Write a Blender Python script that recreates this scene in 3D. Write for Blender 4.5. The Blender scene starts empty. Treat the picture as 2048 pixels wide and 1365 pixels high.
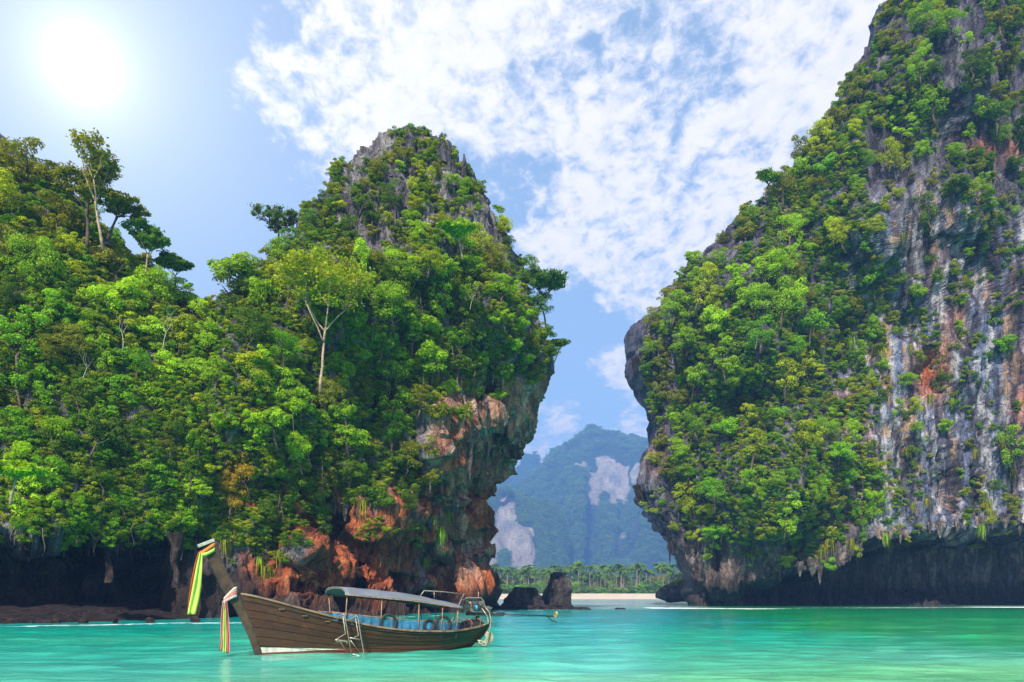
import bpy, math, random
import numpy as np
from mathutils import Vector, Matrix, Euler, Quaternion

rng = np.random.default_rng(7)
random.seed(7)
scene = bpy.context.scene
COL = scene.collection

# ------------------------------------------------------------------ camera, light, exposure
F = 1600.0            # focal length in photo pixels (2048 wide)
CX, CY = 1024.0, 682.5
HY = 1188.0           # horizon row
H = 2.0               # camera height above the water
cam_d = bpy.data.cameras.new('camera')
cam = bpy.data.objects.new('camera', cam_d)
COL.objects.link(cam)
cam.location = (0, 0, H)
cam.rotation_euler = (math.radians(90), 0, 0)
cam_d.sensor_width = 36.0
cam_d.lens = 36.0 * F / 2048.0
cam_d.shift_y = (HY - CY) / 2048.0
cam_d.clip_start = 0.1
cam_d.clip_end = 6000
scene.camera = cam

SUN_DIR = Vector((-0.20, -0.70, 0.62)).normalized()     # towards the sun
sun_d = bpy.data.lights.new('sun', 'SUN')
sun_d.energy = 5.0
sun_d.angle = math.radians(0.55)
sun_d.color = (1.0, 0.90, 0.74)
sun = bpy.data.objects.new('sun', sun_d)
COL.objects.link(sun)
sun.rotation_euler = SUN_DIR.to_track_quat('Z', 'Y').to_euler()

scene.view_settings.view_transform = 'Standard'
scene.view_settings.look = 'None'
scene.view_settings.exposure = 0.82
scene.view_settings.gamma = 1.0
scene.view_settings.use_curve_mapping = False
scene.cycles.use_denoising = True
scene.cycles.max_bounces = 6
scene.cycles.diffuse_bounces = 3
scene.cycles.glossy_bounces = 2
scene.cycles.transmission_bounces = 3
scene.cycles.transparent_max_bounces = 4
scene.cycles.volume_bounces = 0
scene.cycles.caustics_reflective = False
scene.cycles.caustics_refractive = False

def pdir(px, py):
    return Vector(((px - CX) / F, 1.0, (HY - py) / F)).normalized()

def world_setup():
    w = bpy.data.worlds.new('World')
    scene.world = w
    w.use_nodes = True
    nt = w.node_tree
    nt.nodes.clear()
    N, L = nt.nodes, nt.links
    out = N.new('ShaderNodeOutputWorld')
    bg = N.new('ShaderNodeBackground')
    L.new(bg.outputs[0], out.inputs[0])
    sky = N.new('ShaderNodeTexSky')
    sky.sky_type = 'NISHITA'
    sky.sun_disc = False
    sky.sun_elevation = math.asin(SUN_DIR.z)
    sky.sun_rotation = math.atan2(SUN_DIR.x, SUN_DIR.y)
    sky.dust_density = 1.2
    sky.ozone_density = 2.0
    tc = N.new('ShaderNodeTexCoord')
    d = tc.outputs['Generated']

    def m(op, a, b=None, c=None):
        n = N.new('ShaderNodeMath')
        n.operation = op
        for i, v in enumerate((a, b, c)):
            if v is None:
                continue
            if isinstance(v, (int, float)):
                n.inputs[i].default_value = v
            else:
                L.new(v, n.inputs[i])
        return n.outputs[0]

    def vdot(vec):
        n = N.new('ShaderNodeVectorMath')
        n.operation = 'DOT_PRODUCT'
        L.new(d, n.inputs[0])
        n.inputs[1].default_value = vec
        return n.outputs['Value']

    def blob(px, py, r):
        k = 1.0 / (1 - math.cos(math.atan(r / F)))
        e = m('MULTIPLY', m('SUBTRACT', vdot(pdir(px, py)), 1.0), k * 0.7)
        return m('EXPONENT', e)
    # coverage painted as broad soft masses of cloud over the sky sphere
    pos = [(520, 150, 90, .9), (430, 220, 70, .75), (400, 270, 30, .4), (620, 320, 110, 1.0), (700, 130, 170, 1.1), (900, 60, 170, 1.1),
           (1120, 60, 160, 1.1), (1330, 80, 130, .8), (950, 170, 90, .5), (1130, 180, 90, .5), (1180, 420, 120, .9), (1300, 330, 120, .8),
           (1420, 420, 110, 1.0), (1240, 470, 110, .6), (1560, 270, 100, 1.1), (1690, 120, 110, 1.1), (1620, 20, 100, .8),
           (1240, 735, 45, 1.4), (1280, 850, 40, 1.3), (1120, 850, 35, .8), (1090, 920, 40, .9), (1230, 545, 70, .9), (1100, 520, 60, .5), (1215, 606, 22, .8)]
    neg = [(1010, 320, 110, .45), (200, 330, 330, 1.6), (1450, 175, 62, 1.4), (1340, 245, 38, .7), (1170, 640, 60, 1.2), (360, 520, 200, 1.2), (330, 60, 120, 1.0),
           (870, 290, 70, .6), (1100, 330, 55, .8), (1160, 590, 40, .5), (1200, 800, 30, .6)]
    acc = None
    for (px, py, r, wgt) in pos:
        t = m('MULTIPLY', blob(px, py, r), wgt)
        acc = t if acc is None else m('ADD', acc, t)
    for (px, py, r, wgt) in neg:
        acc = m('SUBTRACT', acc, m('MULTIPLY', blob(px, py, r), wgt))
    cover = m('MINIMUM', acc, 1.0)
    # cloud noise, laid out on the cloud layer overhead
    sep = N.new('ShaderNodeSeparateXYZ')
    L.new(d, sep.inputs[0])
    zz = m('ADD', m('MAXIMUM', sep.outputs[2], 0.0), 0.22)
    cmb = N.new('ShaderNodeCombineXYZ')
    L.new(m('DIVIDE', sep.outputs[0], zz), cmb.inputs[0])
    L.new(m('DIVIDE', sep.outputs[1], zz), cmb.inputs[1])
    L.new(m('MULTIPLY', sep.outputs[2], 1.2), cmb.inputs[2])
    mp = N.new('ShaderNodeMapping')
    mp.inputs['Rotation'].default_value = (0, 0, math.radians(38))
    mp.inputs['Scale'].default_value = (1.35, 1.0, 1.0)
    L.new(cmb.outputs[0], mp.inputs[0])

    def noise(scale, detail, rough, dist=0.0, src=None):
        n = N.new('ShaderNodeTexNoise')
        L.new(src or mp.outputs[0], n.inputs['Vector'])
        n.inputs['Scale'].default_value = scale
        n.inputs['Detail'].default_value = detail
        n.inputs['Roughness'].default_value = rough
        n.inputs['Distortion'].default_value = dist
        return n.outputs[0]
    n1 = noise(4.6, 8, 0.62, 0.5)
    n2 = noise(24.0, 6, 0.62, 0.3)
    n3 = noise(1.3, 3, 0.5)
    nn = m('ADD', m('MULTIPLY', n1, 0.85), m('MULTIPLY', n2, 0.75))       # about 0.8
    dens = m('ADD', m('MULTIPLY', m('SUBTRACT', nn, 0.845), 2.0), m('MULTIPLY', m('SUBTRACT', cover, 0.47), 0.60))
    dens = m('ADD', dens, m('MULTIPLY', m('SUBTRACT', n3, 0.5), 0.3))
    mr = N.new('ShaderNodeMapRange')
    mr.interpolation_type = 'SMOOTHSTEP'
    L.new(dens, mr.inputs[0])
    mr.inputs[1].default_value = -0.24
    mr.inputs[2].default_value = 0.40
    cm = m('MULTIPLY', mr.outputs[0], 0.97)
    # fade the cloud right above the horizon
    # sky colour: physical sky plus the milkiness of humid air
    skc = N.new('ShaderNodeVectorMath')
    skc.operation = 'SCALE'
    L.new(sky.outputs[0], skc.inputs[0])
    skc.inputs['Scale'].default_value = 0.075
    milk = N.new('ShaderNodeVectorMath')
    milk.operation = 'ADD'
    L.new(skc.outputs[0], milk.inputs[0])
    milk.inputs[1].default_value = (0.135, 0.20, 0.27)
    # cloud colour with soft grey-blue folds
    fold = N.new('ShaderNodeMapRange')
    L.new(n2, fold.inputs[0])
    fold.inputs[1].default_value = 0.35
    fold.inputs[2].default_value = 0.62
    fold.inputs[3].default_value = 0.72
    fold.inputs[4].default_value = 1.0
    cc = N.new('ShaderNodeMix')
    cc.data_type = 'RGBA'
    L.new(fold.outputs[0], cc.inputs[0])
    cc.inputs[6].default_value = (0.42, 0.48, 0.62, 1)
    cc.inputs[7].default_value = (0.80, 0.76, 0.75, 1)
    mix = N.new('ShaderNodeMix')
    mix.data_type = 'RGBA'
    L.new(cm, mix.inputs[0])
    L.new(milk.outputs[0], mix.inputs[6])
    L.new(cc.outputs[2], mix.inputs[7])
    # the glow round the sun seen through thin haze
    g1 = m('ADD', m('MULTIPLY', blob(165, 130, 38), 0.50), m('MULTIPLY', blob(185, 150, 330), 0.15))
    g2 = m('MULTIPLY', blob(166, 131, 80), 0.20)
    g3 = m('ADD', m('MULTIPLY', blob(170, 135, 160), 0.20), m('MULTIPLY', blob(150, 150, 680), 0.07))
    g = m('ADD', m('ADD', g1, g2), g3)
    gc = N.new('ShaderNodeVectorMath')
    gc.operation = 'SCALE'
    gc.inputs[0].default_value = (1.0, 0.93, 0.92)
    L.new(g, gc.inputs['Scale'])
    add = N.new('ShaderNodeVectorMath')
    add.operation = 'ADD'
    L.new(mix.outputs[2], add.inputs[0])
    L.new(gc.outputs[0], add.inputs[1])
    L.new(add.outputs[0], bg.inputs[0])
    bg.inputs[1].default_value = 0.93
world_setup()

# ------------------------------------------------------------------ numpy noise
def _h(ix, iy, iz, s):
    n = (ix.astype(np.int64) * 374761393 + iy.astype(np.int64) * 668265263 + iz.astype(np.int64) * 2147483647 + s * 1274126177) & 0xffffffff
    n = ((n ^ (n >> 13)) * 1274126177) & 0xffffffff
    n = ((n ^ (n >> 16)) * 2246822519) & 0xffffffff
    return ((n ^ (n >> 15)) & 0xffffff) / float(0xffffff)

def vnoise(x, y, z, s=0):
    x, y, z = np.broadcast_arrays(np.asarray(x, float), np.asarray(y, float), np.asarray(z, float))
    ix, iy, iz = np.floor(x), np.floor(y), np.floor(z)
    fx, fy, fz = x - ix, y - iy, z - iz
    fx, fy, fz = [f * f * f * (f * (f * 6 - 15) + 10) for f in (fx, fy, fz)]
    r = 0
    for dx in (0, 1):
        for dy in (0, 1):
            for dz in (0, 1):
                w = (fx if dx else 1 - fx) * (fy if dy else 1 - fy) * (fz if dz else 1 - fz)
                r = r + w * _h(ix + dx, iy + dy, iz + dz, s)
    return r * 2 - 1

def fbm(x, y, z, o=4, s=0, g=0.5):
    r, a, t = 0, 1.0, 0
    for i in range(o):
        r = r + a * vnoise(x * 2 ** i + 13.7 * i, y * 2 ** i + 5.1 * i, z * 2 ** i - 7.9 * i, s + i)
        t += a
        a *= g
    return r / t * 1.6

def ridged(x, y, z, o=3, s=0):
    r, a, t = 0, 1.0, 0
    for i in range(o):
        r = r + a * (1 - np.abs(vnoise(x * 2 ** i + 3.3 * i, y * 2 ** i, z * 2 ** i + 9.1 * i, s + i)) * 1.6)
        t += a
        a *= 0.5
    return r / t

def ss(a, b, x):
    t = np.clip((x - a) / (b - a), 0, 1)
    return t * t * (3 - 2 * t)

def lerp(a, b, t):
    return a + (b - a) * t

def interp(tab, x):
    tab = sorted(tab)
    return np.interp(x, [p[0] for p in tab], [p[1] for p in tab])

def proj(x, y, z):
    return CX + F * x / y, HY - F * (z - H) / y

def at(px, py, Y):
    return Vector(((px - CX) / F * Y, Y, H + (HY - py) / F * Y))

# ------------------------------------------------------------------ object helpers
def tag(o, label=None, cat=None, group=None, kind=None):
    if label: o['label'] = label
    if cat: o['category'] = cat
    if group: o['group'] = group
    if kind: o['kind'] = kind
    return o

def link(name, me, parent=None, loc=None):
    o = bpy.data.objects.new(name, me)
    COL.objects.link(o)
    if parent is not None: o.parent = parent
    if loc is not None: o.location = loc
    return o

def mesh_np(name, v, f, smooth=True, mat=None, cols=None, attrs=None):
    """v (n,3), f (m,k) arrays with the same k"""
    me = bpy.data.meshes.new(name)
    v = np.asarray(v, np.float32); f = np.asarray(f, np.int32)
    k = f.shape[1]
    me.vertices.add(len(v)); me.vertices.foreach_set('co', v.ravel())
    me.loops.add(f.size); me.loops.foreach_set('vertex_index', f.ravel())
    me.polygons.add(len(f))
    me.polygons.foreach_set('loop_start', np.arange(0, f.size, k, dtype=np.int32))
    me.polygons.foreach_set('use_smooth', np.full(len(f), smooth))
    me.update(calc_edges=True)
    if cols is not None:
        a = me.color_attributes.new('tint', 'FLOAT_COLOR', 'POINT')
        c = np.ones((len(v), 4), np.float32); c[:, :3] = cols
        a.data.foreach_set('color', c.ravel())
    if attrs:
        for n, arr in attrs.items():
            a = me.attributes.new(n, 'FLOAT', 'POINT')
            a.data.foreach_set('value', np.asarray(arr, np.float32).ravel())
    if mat: me.materials.append(mat)
    return me

class MB:
    """gathers boxes, tubes and sheets into one mesh"""
    def __init__(s): s.v = []; s.f = []
    def add(s, v, f):
        b = len(s.v); s.v += [tuple(p) for p in v]; s.f += [tuple(i + b for i in q) for q in f]; return s
    def box(s, c, size, rot=None):
        x, y, z = [q / 2 for q in size]
        v = [Vector((i * x, j * y, k * z)) for i in (-1, 1) for j in (-1, 1) for k in (-1, 1)]
        if rot is not None: v = [rot @ p for p in v]
        return s.add([p + Vector(c) for p in v], [(0, 1, 3, 2), (4, 6, 7, 5), (0, 4, 5, 1), (2, 3, 7, 6), (0, 2, 6, 4), (1, 5, 7, 3)])
    def tube(s, pts, r, n=6, closed=False, cap=True):
        pts = [Vector(p) for p in pts]
        m = len(pts)
        rs = r if hasattr(r, '__len__') else [r] * m
        ref = None; v = []
        for i, p in enumerate(pts):
            a = pts[(i - 1) % m] if (closed or i > 0) else p
            b = pts[(i + 1) % m] if (closed or i < m - 1) else p
            t = (b - a).normalized() if (b - a).length > 1e-9 else Vector((0, 0, 1))
            if ref is None: ref = t.orthogonal().normalized()
            ref = (ref - t * ref.dot(t))
            ref = ref.normalized() if ref.length > 1e-6 else t.orthogonal().normalized()
            q = t.cross(ref)
            for k in range(n):
                an = 2 * math.pi * k / n
                v.append(p + (ref * math.cos(an) + q * math.sin(an)) * rs[i])
        f = []
        for i in range(m if closed else m - 1):
            j = (i + 1) % m
            for k in range(n):
                l = (k + 1) % n
                f.append((i * n + k, i * n + l, j * n + l, j * n + k))
        if cap and not closed:
            f.append(tuple(range(n - 1, -1, -1))); f.append(tuple((m - 1) * n + k for k in range(n)))
        return s.add(v, f)
    def grid(s, P, closed_u=False):
        n, m = len(P), len(P[0]); v = [p for r in P for p in r]; f = []
        for i in range(n - 1 + (1 if closed_u else 0)):
            for j in range(m - 1):
                a = i * m + j; b = ((i + 1) % n) * m + j
                f.append((a, b, b + 1, a + 1))
        return s.add(v, f)
    def mesh(s, name, mat, smooth=False):
        me = bpy.data.meshes.new(name); me.from_pydata([tuple(p) for p in s.v], [], s.f)
        if mat: me.materials.append(mat)
        if smooth: me.polygons.foreach_set('use_smooth', [True] * len(me.polygons))
        me.update(); return me
    def build(s, name, mat, parent=None, smooth=False, bevel=0, solid=0):
        o = link(name, s.mesh(name, mat, smooth), parent)
        if solid:
            q = o.modifiers.new('thickness', 'SOLIDIFY'); q.thickness = solid; q.offset = 0
        if bevel:
            q = o.modifiers.new('bevel', 'BEVEL'); q.width = bevel; q.segments = 2; q.limit_method = 'ANGLE'
        return o

# ------------------------------------------------------------------ materials
class NT:
    def __init__(s, name):
        s.m = bpy.data.materials.new(name); s.m.use_nodes = True
        s.t = s.m.node_tree; s.t.nodes.clear()
        s.out = s.t.nodes.new('ShaderNodeOutputMaterial')
    def n(s, typ, **kw):
        q = s.t.nodes.new(typ)
        for k, v in kw.items(): setattr(q, k, v)
        return q
    def put(s, sock, v):
        if v is None: return
        if isinstance(v, bpy.types.NodeSocket): s.t.links.new(v, sock)
        else:
            if hasattr(sock.default_value, '__len__') and len(sock.default_value) == 4 and hasattr(v, '__len__') and len(v) == 3: v = (*v, 1)
            sock.default_value = v
    def math(s, op, a, b=None, c=None):
        q = s.n('ShaderNodeMath', operation=op)
        for i, v in enumerate((a, b, c)): s.put(q.inputs[i], v)
        return q.outputs[0]
    def noise(s, vec, scale, detail=4, rough=.55, dist=0):
        q = s.n('ShaderNodeTexNoise'); s.put(q.inputs['Vector'], vec)
        q.inputs['Scale'].default_value = scale; q.inputs['Detail'].default_value = detail
        q.inputs['Roughness'].default_value = rough; q.inputs['Distortion'].default_value = dist
        return q.outputs[0]
    def scale(s, vec, sc):
        q = s.n('ShaderNodeMapping'); s.put(q.inputs[0], vec); q.inputs['Scale'].default_value = sc; return q.outputs[0]
    def mapr(s, v, a, b, c=0., d=1., smooth=True):
        q = s.n('ShaderNodeMapRange'); q.interpolation_type = 'SMOOTHSTEP' if smooth else 'LINEAR'
        s.put(q.inputs[0], v)
        for i, x in enumerate((a, b, c, d)): s.put(q.inputs[i + 1], x)
        return q.outputs[0]
    def mix(s, f, a, b, blend='MIX'):
        q = s.n('ShaderNodeMix'); q.data_type = 'RGBA'; q.blend_type = blend
        s.put(q.inputs[0], f); s.put(q.inputs[6], a); s.put(q.inputs[7], b); return q.outputs[2]
    def bump(s, h, dist, strength=1., normal=None):
        q = s.n('ShaderNodeBump'); s.put(q.inputs['Height'], h); q.inputs['Distance'].default_value = dist
        q.inputs['Strength'].default_value = strength; s.put(q.inputs['Normal'], normal); return q.outputs[0]
    def prin(s, col, rough=.6, normal=None, metal=0, spec=.5, **kw):
        q = s.n('ShaderNodeBsdfPrincipled'); s.put(q.inputs['Base Color'], col); s.put(q.inputs['Roughness'], rough)
        s.put(q.inputs['Normal'], normal); s.put(q.inputs['Metallic'], metal); s.put(q.inputs['Specular IOR Level'], spec)
        for k, v in kw.items(): s.put(q.inputs[k], v)
        s.t.links.new(q.outputs[0], s.out.inputs[0]); return q

def simple(name, col, rough=.6, metal=0., var=.25, scale=6., bump=.0, spec=.5, grime=None):
    t = NT(name); o = t.n('ShaderNodeTexCoord').outputs['Object']
    nz = t.noise(o, scale, 5, .6)
    c1 = tuple(c * (1 - var) for c in col); c2 = tuple(min(1, c * (1 + var)) for c in col)
    c = t.mix(t.mapr(nz, .35, .65), c1, c2)
    if grime: c = t.mix(t.math('MULTIPLY', t.mapr(t.noise(o, scale * .6, 6, .65, .5), .5, .72), .8), c, grime)
    t.prin(c, rough, t.bump(t.noise(o, scale * 5, 4), bump) if bump else None, metal, spec)
    return t.m

def rock_material(name, rough=.85, bump=.5):
    t = NT(name)
    att = t.n('ShaderNodeVertexColor', layer_name='tint').outputs[0]
    pos = t.n('ShaderNodeNewGeometry').outputs['Position']
    a = t.noise(t.scale(pos, (1, 1, .22)), 1.1, 8, .68, .4)
    b = t.noise(pos, 3.2, 6, .62)
    c = t.mix(1.0, att, t.mix(t.mapr(a, .32, .68), (.34, .33, .36), (1.35, 1.34, 1.32)), 'MULTIPLY')
    c = t.mix(t.mapr(b, .52, .7, 0, .6), c, t.mix(1., c, (.38, .37, .40), 'MULTIPLY'))
    # hairline cracks
    v = t.n('ShaderNodeTexVoronoi', feature='DISTANCE_TO_EDGE'); t.put(v.inputs['Vector'], t.scale(pos, (.9, .9, .35)))
    v.inputs['Scale'].default_value = .8
    h = t.math('ADD', t.math('MULTIPLY', a, 1.2), t.math('MULTIPLY', b, .5))
    h = t.math('ADD', h, t.mapr(v.outputs[0], 0, .06, -.35, 0))
    e_ = t.noise(t.scale(pos, (1, 1, .35)), 5.5, 5, .7, .3)
    h = t.math('ADD', h, t.math('MULTIPLY', t.math('ABSOLUTE', t.math('SUBTRACT', e_, .5)), .9))
    c = t.mix(t.mapr(e_, .42, .50, .5, 0), c, t.mix(1., c, (.30, .28, .30), 'MULTIPLY'))
    t.prin(c, rough, t.bump(h, bump), spec=.25)
    return t.m

def leaf_material(name, lo, hi, trans=.38, dry=None):
    """lo / hi leaf colours; tint attribute says how light a leaf is"""
    t = NT(name)
    at_ = t.n('ShaderNodeAttribute', attribute_name='leaf_tint').outputs['Fac']
    oi = t.n('ShaderNodeObjectInfo')
    f = t.math('ADD', t.math('MULTIPLY', at_, .85), t.math('MULTIPLY', oi.outputs['Random'], .30))
    c = t.mix(t.mapr(f, .05, 1.0, smooth=False), lo, hi)
    if dry: c = t.mix(t.mapr(oi.outputs['Random'], .90, .97, 0, .7), c, dry)
    d = t.n('ShaderNodeBsdfPrincipled'); t.put(d.inputs['Base Color'], c); d.inputs['Roughness'].default_value = .55
    d.inputs['Specular IOR Level'].default_value = .22
    tr = t.n('ShaderNodeBsdfTranslucent'); t.put(tr.inputs[0], t.mix(1., c, (1.5, 1.35, .35), 'MULTIPLY'))
    mx = t.n('ShaderNodeMixShader'); mx.inputs[0].default_value = trans
    t.t.links.new(d.outputs[0], mx.inputs[1]); t.t.links.new(tr.outputs[0], mx.inputs[2]); t.t.links.new(mx.outputs[0], t.out.inputs[0])
    return t.m

ROCK = rock_material('weathered_limestone')
LEAF = {
    'deep': leaf_material('deep_green_leaves', (.028, .065, .003), (.150, .270, .008)),
    'mid': leaf_material('mid_green_leaves', (.075, .150, .003), (.350, .570, .010)),
    'emerald': leaf_material('emerald_leaves', (.055, .150, .003), (.260, .540, .010)),
    'lime': leaf_material('lime_leaves', (.110, .230, .005), (.460, .700, .012)),
    'yellow': leaf_material('yellow_green_leaves', (.130, .180, .005), (.520, .600, .012)),
    'olive': leaf_material('olive_leaves', (.070, .088, .006), (.330, .350, .020)),
    'amber': leaf_material('amber_leaves', (.200, .140, .006), (.640, .440, .020)),
    'blue': leaf_material('blue_green_leaves', (.035, .100, .014), (.170, .340, .040)),
}
def mixed_leaf():
    t = NT('undergrowth_leaves')
    at_ = t.n('ShaderNodeAttribute', attribute_name='leaf_tint').outputs['Fac']
    oi = t.n('ShaderNodeObjectInfo')
    base = t.mix(t.mapr(oi.outputs['Random'], .0, 1., smooth=False), (.035, .090, .003), (.130, .165, .005))
    hi = t.mix(t.mapr(oi.outputs['Random'], .25, .9, smooth=False), (.180, .450, .006), (.550, .580, .010))
    c = t.mix(t.mapr(at_, .1, 1., smooth=False), base, hi)
    d = t.n('ShaderNodeBsdfPrincipled'); t.put(d.inputs['Base Color'], c); d.inputs['Roughness'].default_value = .55
    d.inputs['Specular IOR Level'].default_value = .22
    tr = t.n('ShaderNodeBsdfTranslucent'); t.put(tr.inputs[0], t.mix(1., c, (1.5, 1.35, .35), 'MULTIPLY'))
    mx = t.n('ShaderNodeMixShader'); mx.inputs[0].default_value = .35
    t.t.links.new(d.outputs[0], mx.inputs[1]); t.t.links.new(tr.outputs[0], mx.inputs[2]); t.t.links.new(mx.outputs[0], t.out.inputs[0])
    return t.m
LEAFMIX = mixed_leaf()
BARK = simple('pale_bark', (.34, .24, .17), .85, var=.35, scale=2.5, bump=.05, spec=.2)
DARKBARK = simple('dark_bark', (.09, .065, .05), .85, var=.35, scale=2.5, bump=.05, spec=.2)

# ------------------------------------------------------------------ cliffs as solids made of rings
SURF = []      # (vertices, normals, cliff id) for planting

def grid_faces(nr, nc, closed):
    i = np.arange(nr - 1)[:, None]; j = np.arange(nc if closed else nc - 1)[None, :]
    a = i * nc + j; b = i * nc + (j + 1) % nc
    return np.stack([a, b, b + nc, a + nc], -1).reshape(-1, 4)

def grid_normals(P):
    du = np.gradient(P, axis=1); dv = np.gradient(P, axis=0)
    n = np.cross(du, dv); n /= np.maximum(np.linalg.norm(n, axis=2, keepdims=True), 1e-9)
    return n

def cliff(name, z0, z1, nz, nf, nb, left, right, YL, YR, bulge, expo, design, disp, colour, label, dback=30, steep=1.0, mat=None):
    """left/right: silhouette px as a function of photo row, at the depths YL(z), YR(z)"""
    zs = z0 + (z1 - z0) * np.linspace(0, 1, nz) ** steep
    yl, yr = YL(zs), YR(zs)
    xl = (interp(left, HY - F * (zs - H) / yl) - CX) / F * yl
    xr = (interp(right, HY - F * (zs - H) / yr) - CX) / F * yr
    mid = (xl + xr) / 2; xl = np.minimum(xl, mid - .05); xr = np.maximum(xr, xl + .1)
    th = np.concatenate([np.linspace(-90, 90, nf, endpoint=False), np.linspace(90, 270, nb, endpoint=False)])
    th = np.radians(th)[None, :]
    s = (1 + np.sin(th)) / 2
    half = ((xr - xl) / 2)[:, None]
    X = xl[:, None] + (xr - xl)[:, None] * s
    Y = yl[:, None] + (yr - yl)[:, None] * s
    c = np.cos(th)
    front = np.sign(c) * np.abs(c) ** expo
    Dd = np.where(c > 0, bulge(zs)[:, None], np.minimum(half * 1.0, dback))
    Y = Y - Dd * front
    Z = np.broadcast_to(zs[:, None], X.shape).copy()
    px, py = proj(X, Y, Z)
    w = np.clip(np.abs(c) * 2.2, 0, 1) * (c > 0)
    Y = Y + design(px, py, X, Z) * w
    P = np.stack([X, Y, Z], -1)
    n = grid_normals(P)                  # du x dv : outwards when th runs left->front->right
    if n[nz // 2, nf // 2, 1] > 0: n = -n
    flat = P.reshape(-1, 3)
    d = disp(flat[:, 0], flat[:, 1], flat[:, 2], px.ravel(), py.ravel()).reshape(X.shape)
    taper = np.clip(half / 2.0, 0, 1)
    P = P + n * (d * taper)[..., None]
    n = grid_normals(P)
    if n[nz // 2, nf // 2, 1] > 0: n = -n
    px, py = proj(P[..., 0], P[..., 1], P[..., 2])
    cols = colour(P[..., 0].ravel(), P[..., 1].ravel(), P[..., 2].ravel(), px.ravel(), py.ravel(), n.reshape(-1, 3))
    f = grid_faces(nz, P.shape[1], True)
    V = P.reshape(-1, 3)
    nt = P.shape[1]
    top = V[-nt:].mean(0); V = np.vstack([V, top[None]])
    cols = np.vstack([cols, cols[-1:]])
    capf = np.array([[len(V) - nt - 1 + j, len(V) - nt - 1 + (j + 1) % nt, len(V) - 1] for j in range(nt)])
    me = mesh_np(name, V, np.vstack([f[:, [0, 1, 2]], f[:, [0, 2, 3]], capf]), True, mat or ROCK, cols)
    o = link(name, me); tag(o, label, kind='structure')
    fr = P[:, :nf].reshape(-1, 3); fn = n[:, :nf].reshape(-1, 3)
    SURF.append((fr, fn, name))
    return o

def hollows(px, py, lst):
    r = 0
    for (cx, cy, rx, ry, dp) in lst:
        r = r + dp * np.exp(-(((px - cx) / rx) ** 2 + ((py - cy) / ry) ** 2) ** 1.6)
    return r

def karst(x, y, z, s, big=2.2, fl=.9, small=.45):
    wx = x + 1.2 * fbm(x * .12, y * .12, z * .05, 2, s + 90)
    d = big * fbm(x * .085, y * .085, z * .065, 3, s)
    d = d + fl * (ridged(wx * .42, y * .42, z * .07, 3, s + 10) - .45) * 1.3
    d = d + small * fbm(x * .8, y * .8, z * .45, 4, s + 20, .6)
    d = d + small * .8 * (ridged(x * 1.3, y * 1.3, z * .22, 2, s + 30) - .5)
    return d

def pick(c, m, col):
    m = np.clip(m, 0, 1)[:, None]
    return c * (1 - m) + np.array(col)[None, :] * m

def headland_colour(x, y, z, px, py, n):
    st = fbm(x * .55, y * .55, z * .045, 4, 41, .65)       # vertical streaks
    st2 = fbm(x * 1.3, y * 1.3, z * .08, 4, 43, .65)
    bl = fbm(x * .14, y * .14, z * .14, 4, 45)
    c = np.tile(np.array([.155, .145, .160]), (len(x), 1))
    c = pick(c, ss(-.1, .6, st2), (.30, .28, .285))
    c = pick(c, ss(.1, .7, st), (.07, .062, .075))
    # brown overhang under the vegetation
    ov = ss(735, 775, py) * ss(840, 900, px)
    c = pick(c, ov * .9, (.50, .25, .16))
    c = pick(c, ov * ss(.1, .5, st2), (.66, .50, .41))
    c = pick(c, ov * ss(.35, .75, -st), (.07, .05, .045))
    # orange iron stained bands
    lo = ss(930, 1010, py) * ss(430, 520, px)
    og = np.maximum(lo * ss(-.75, -.1, bl + .35 * st), np.exp(-(((px - 915) / 42) ** 2 + ((py - 900) / 85) ** 2) ** 2) * ss(-.3, .3, st2 + .2))
    c = pick(c, og * .92, (.50, .115, .028))
    c = pick(c, og * ss(.05, .4, st) * .8, (.20, .075, .045))
    c = pick(c, og * ss(.1, .7, st2), (.62, .25, .11))
    c = pick(c, lo * ss(.3, .7, -st2 + .25 * bl) * .8, (.12, .05, .04))
    c = pick(c, ss(860, 900, px) * ss(830, 870, py) * ss(1010, 960, px) * ss(1000, 930, py) * ss(.15, .45, st + .25 * st2), (.50, .38, .31))
    # tidal dark band and the cave on the left
    c = pick(c, ss(2.8, 1.0, z + .5 * st2), (.050, .036, .036))
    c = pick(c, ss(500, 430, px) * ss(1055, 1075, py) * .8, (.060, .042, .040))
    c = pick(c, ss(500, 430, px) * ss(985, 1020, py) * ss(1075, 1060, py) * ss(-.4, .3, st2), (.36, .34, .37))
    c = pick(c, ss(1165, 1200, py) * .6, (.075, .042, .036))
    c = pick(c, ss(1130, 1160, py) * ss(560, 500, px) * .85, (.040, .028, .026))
    return np.clip(c, .01, .8)

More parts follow.
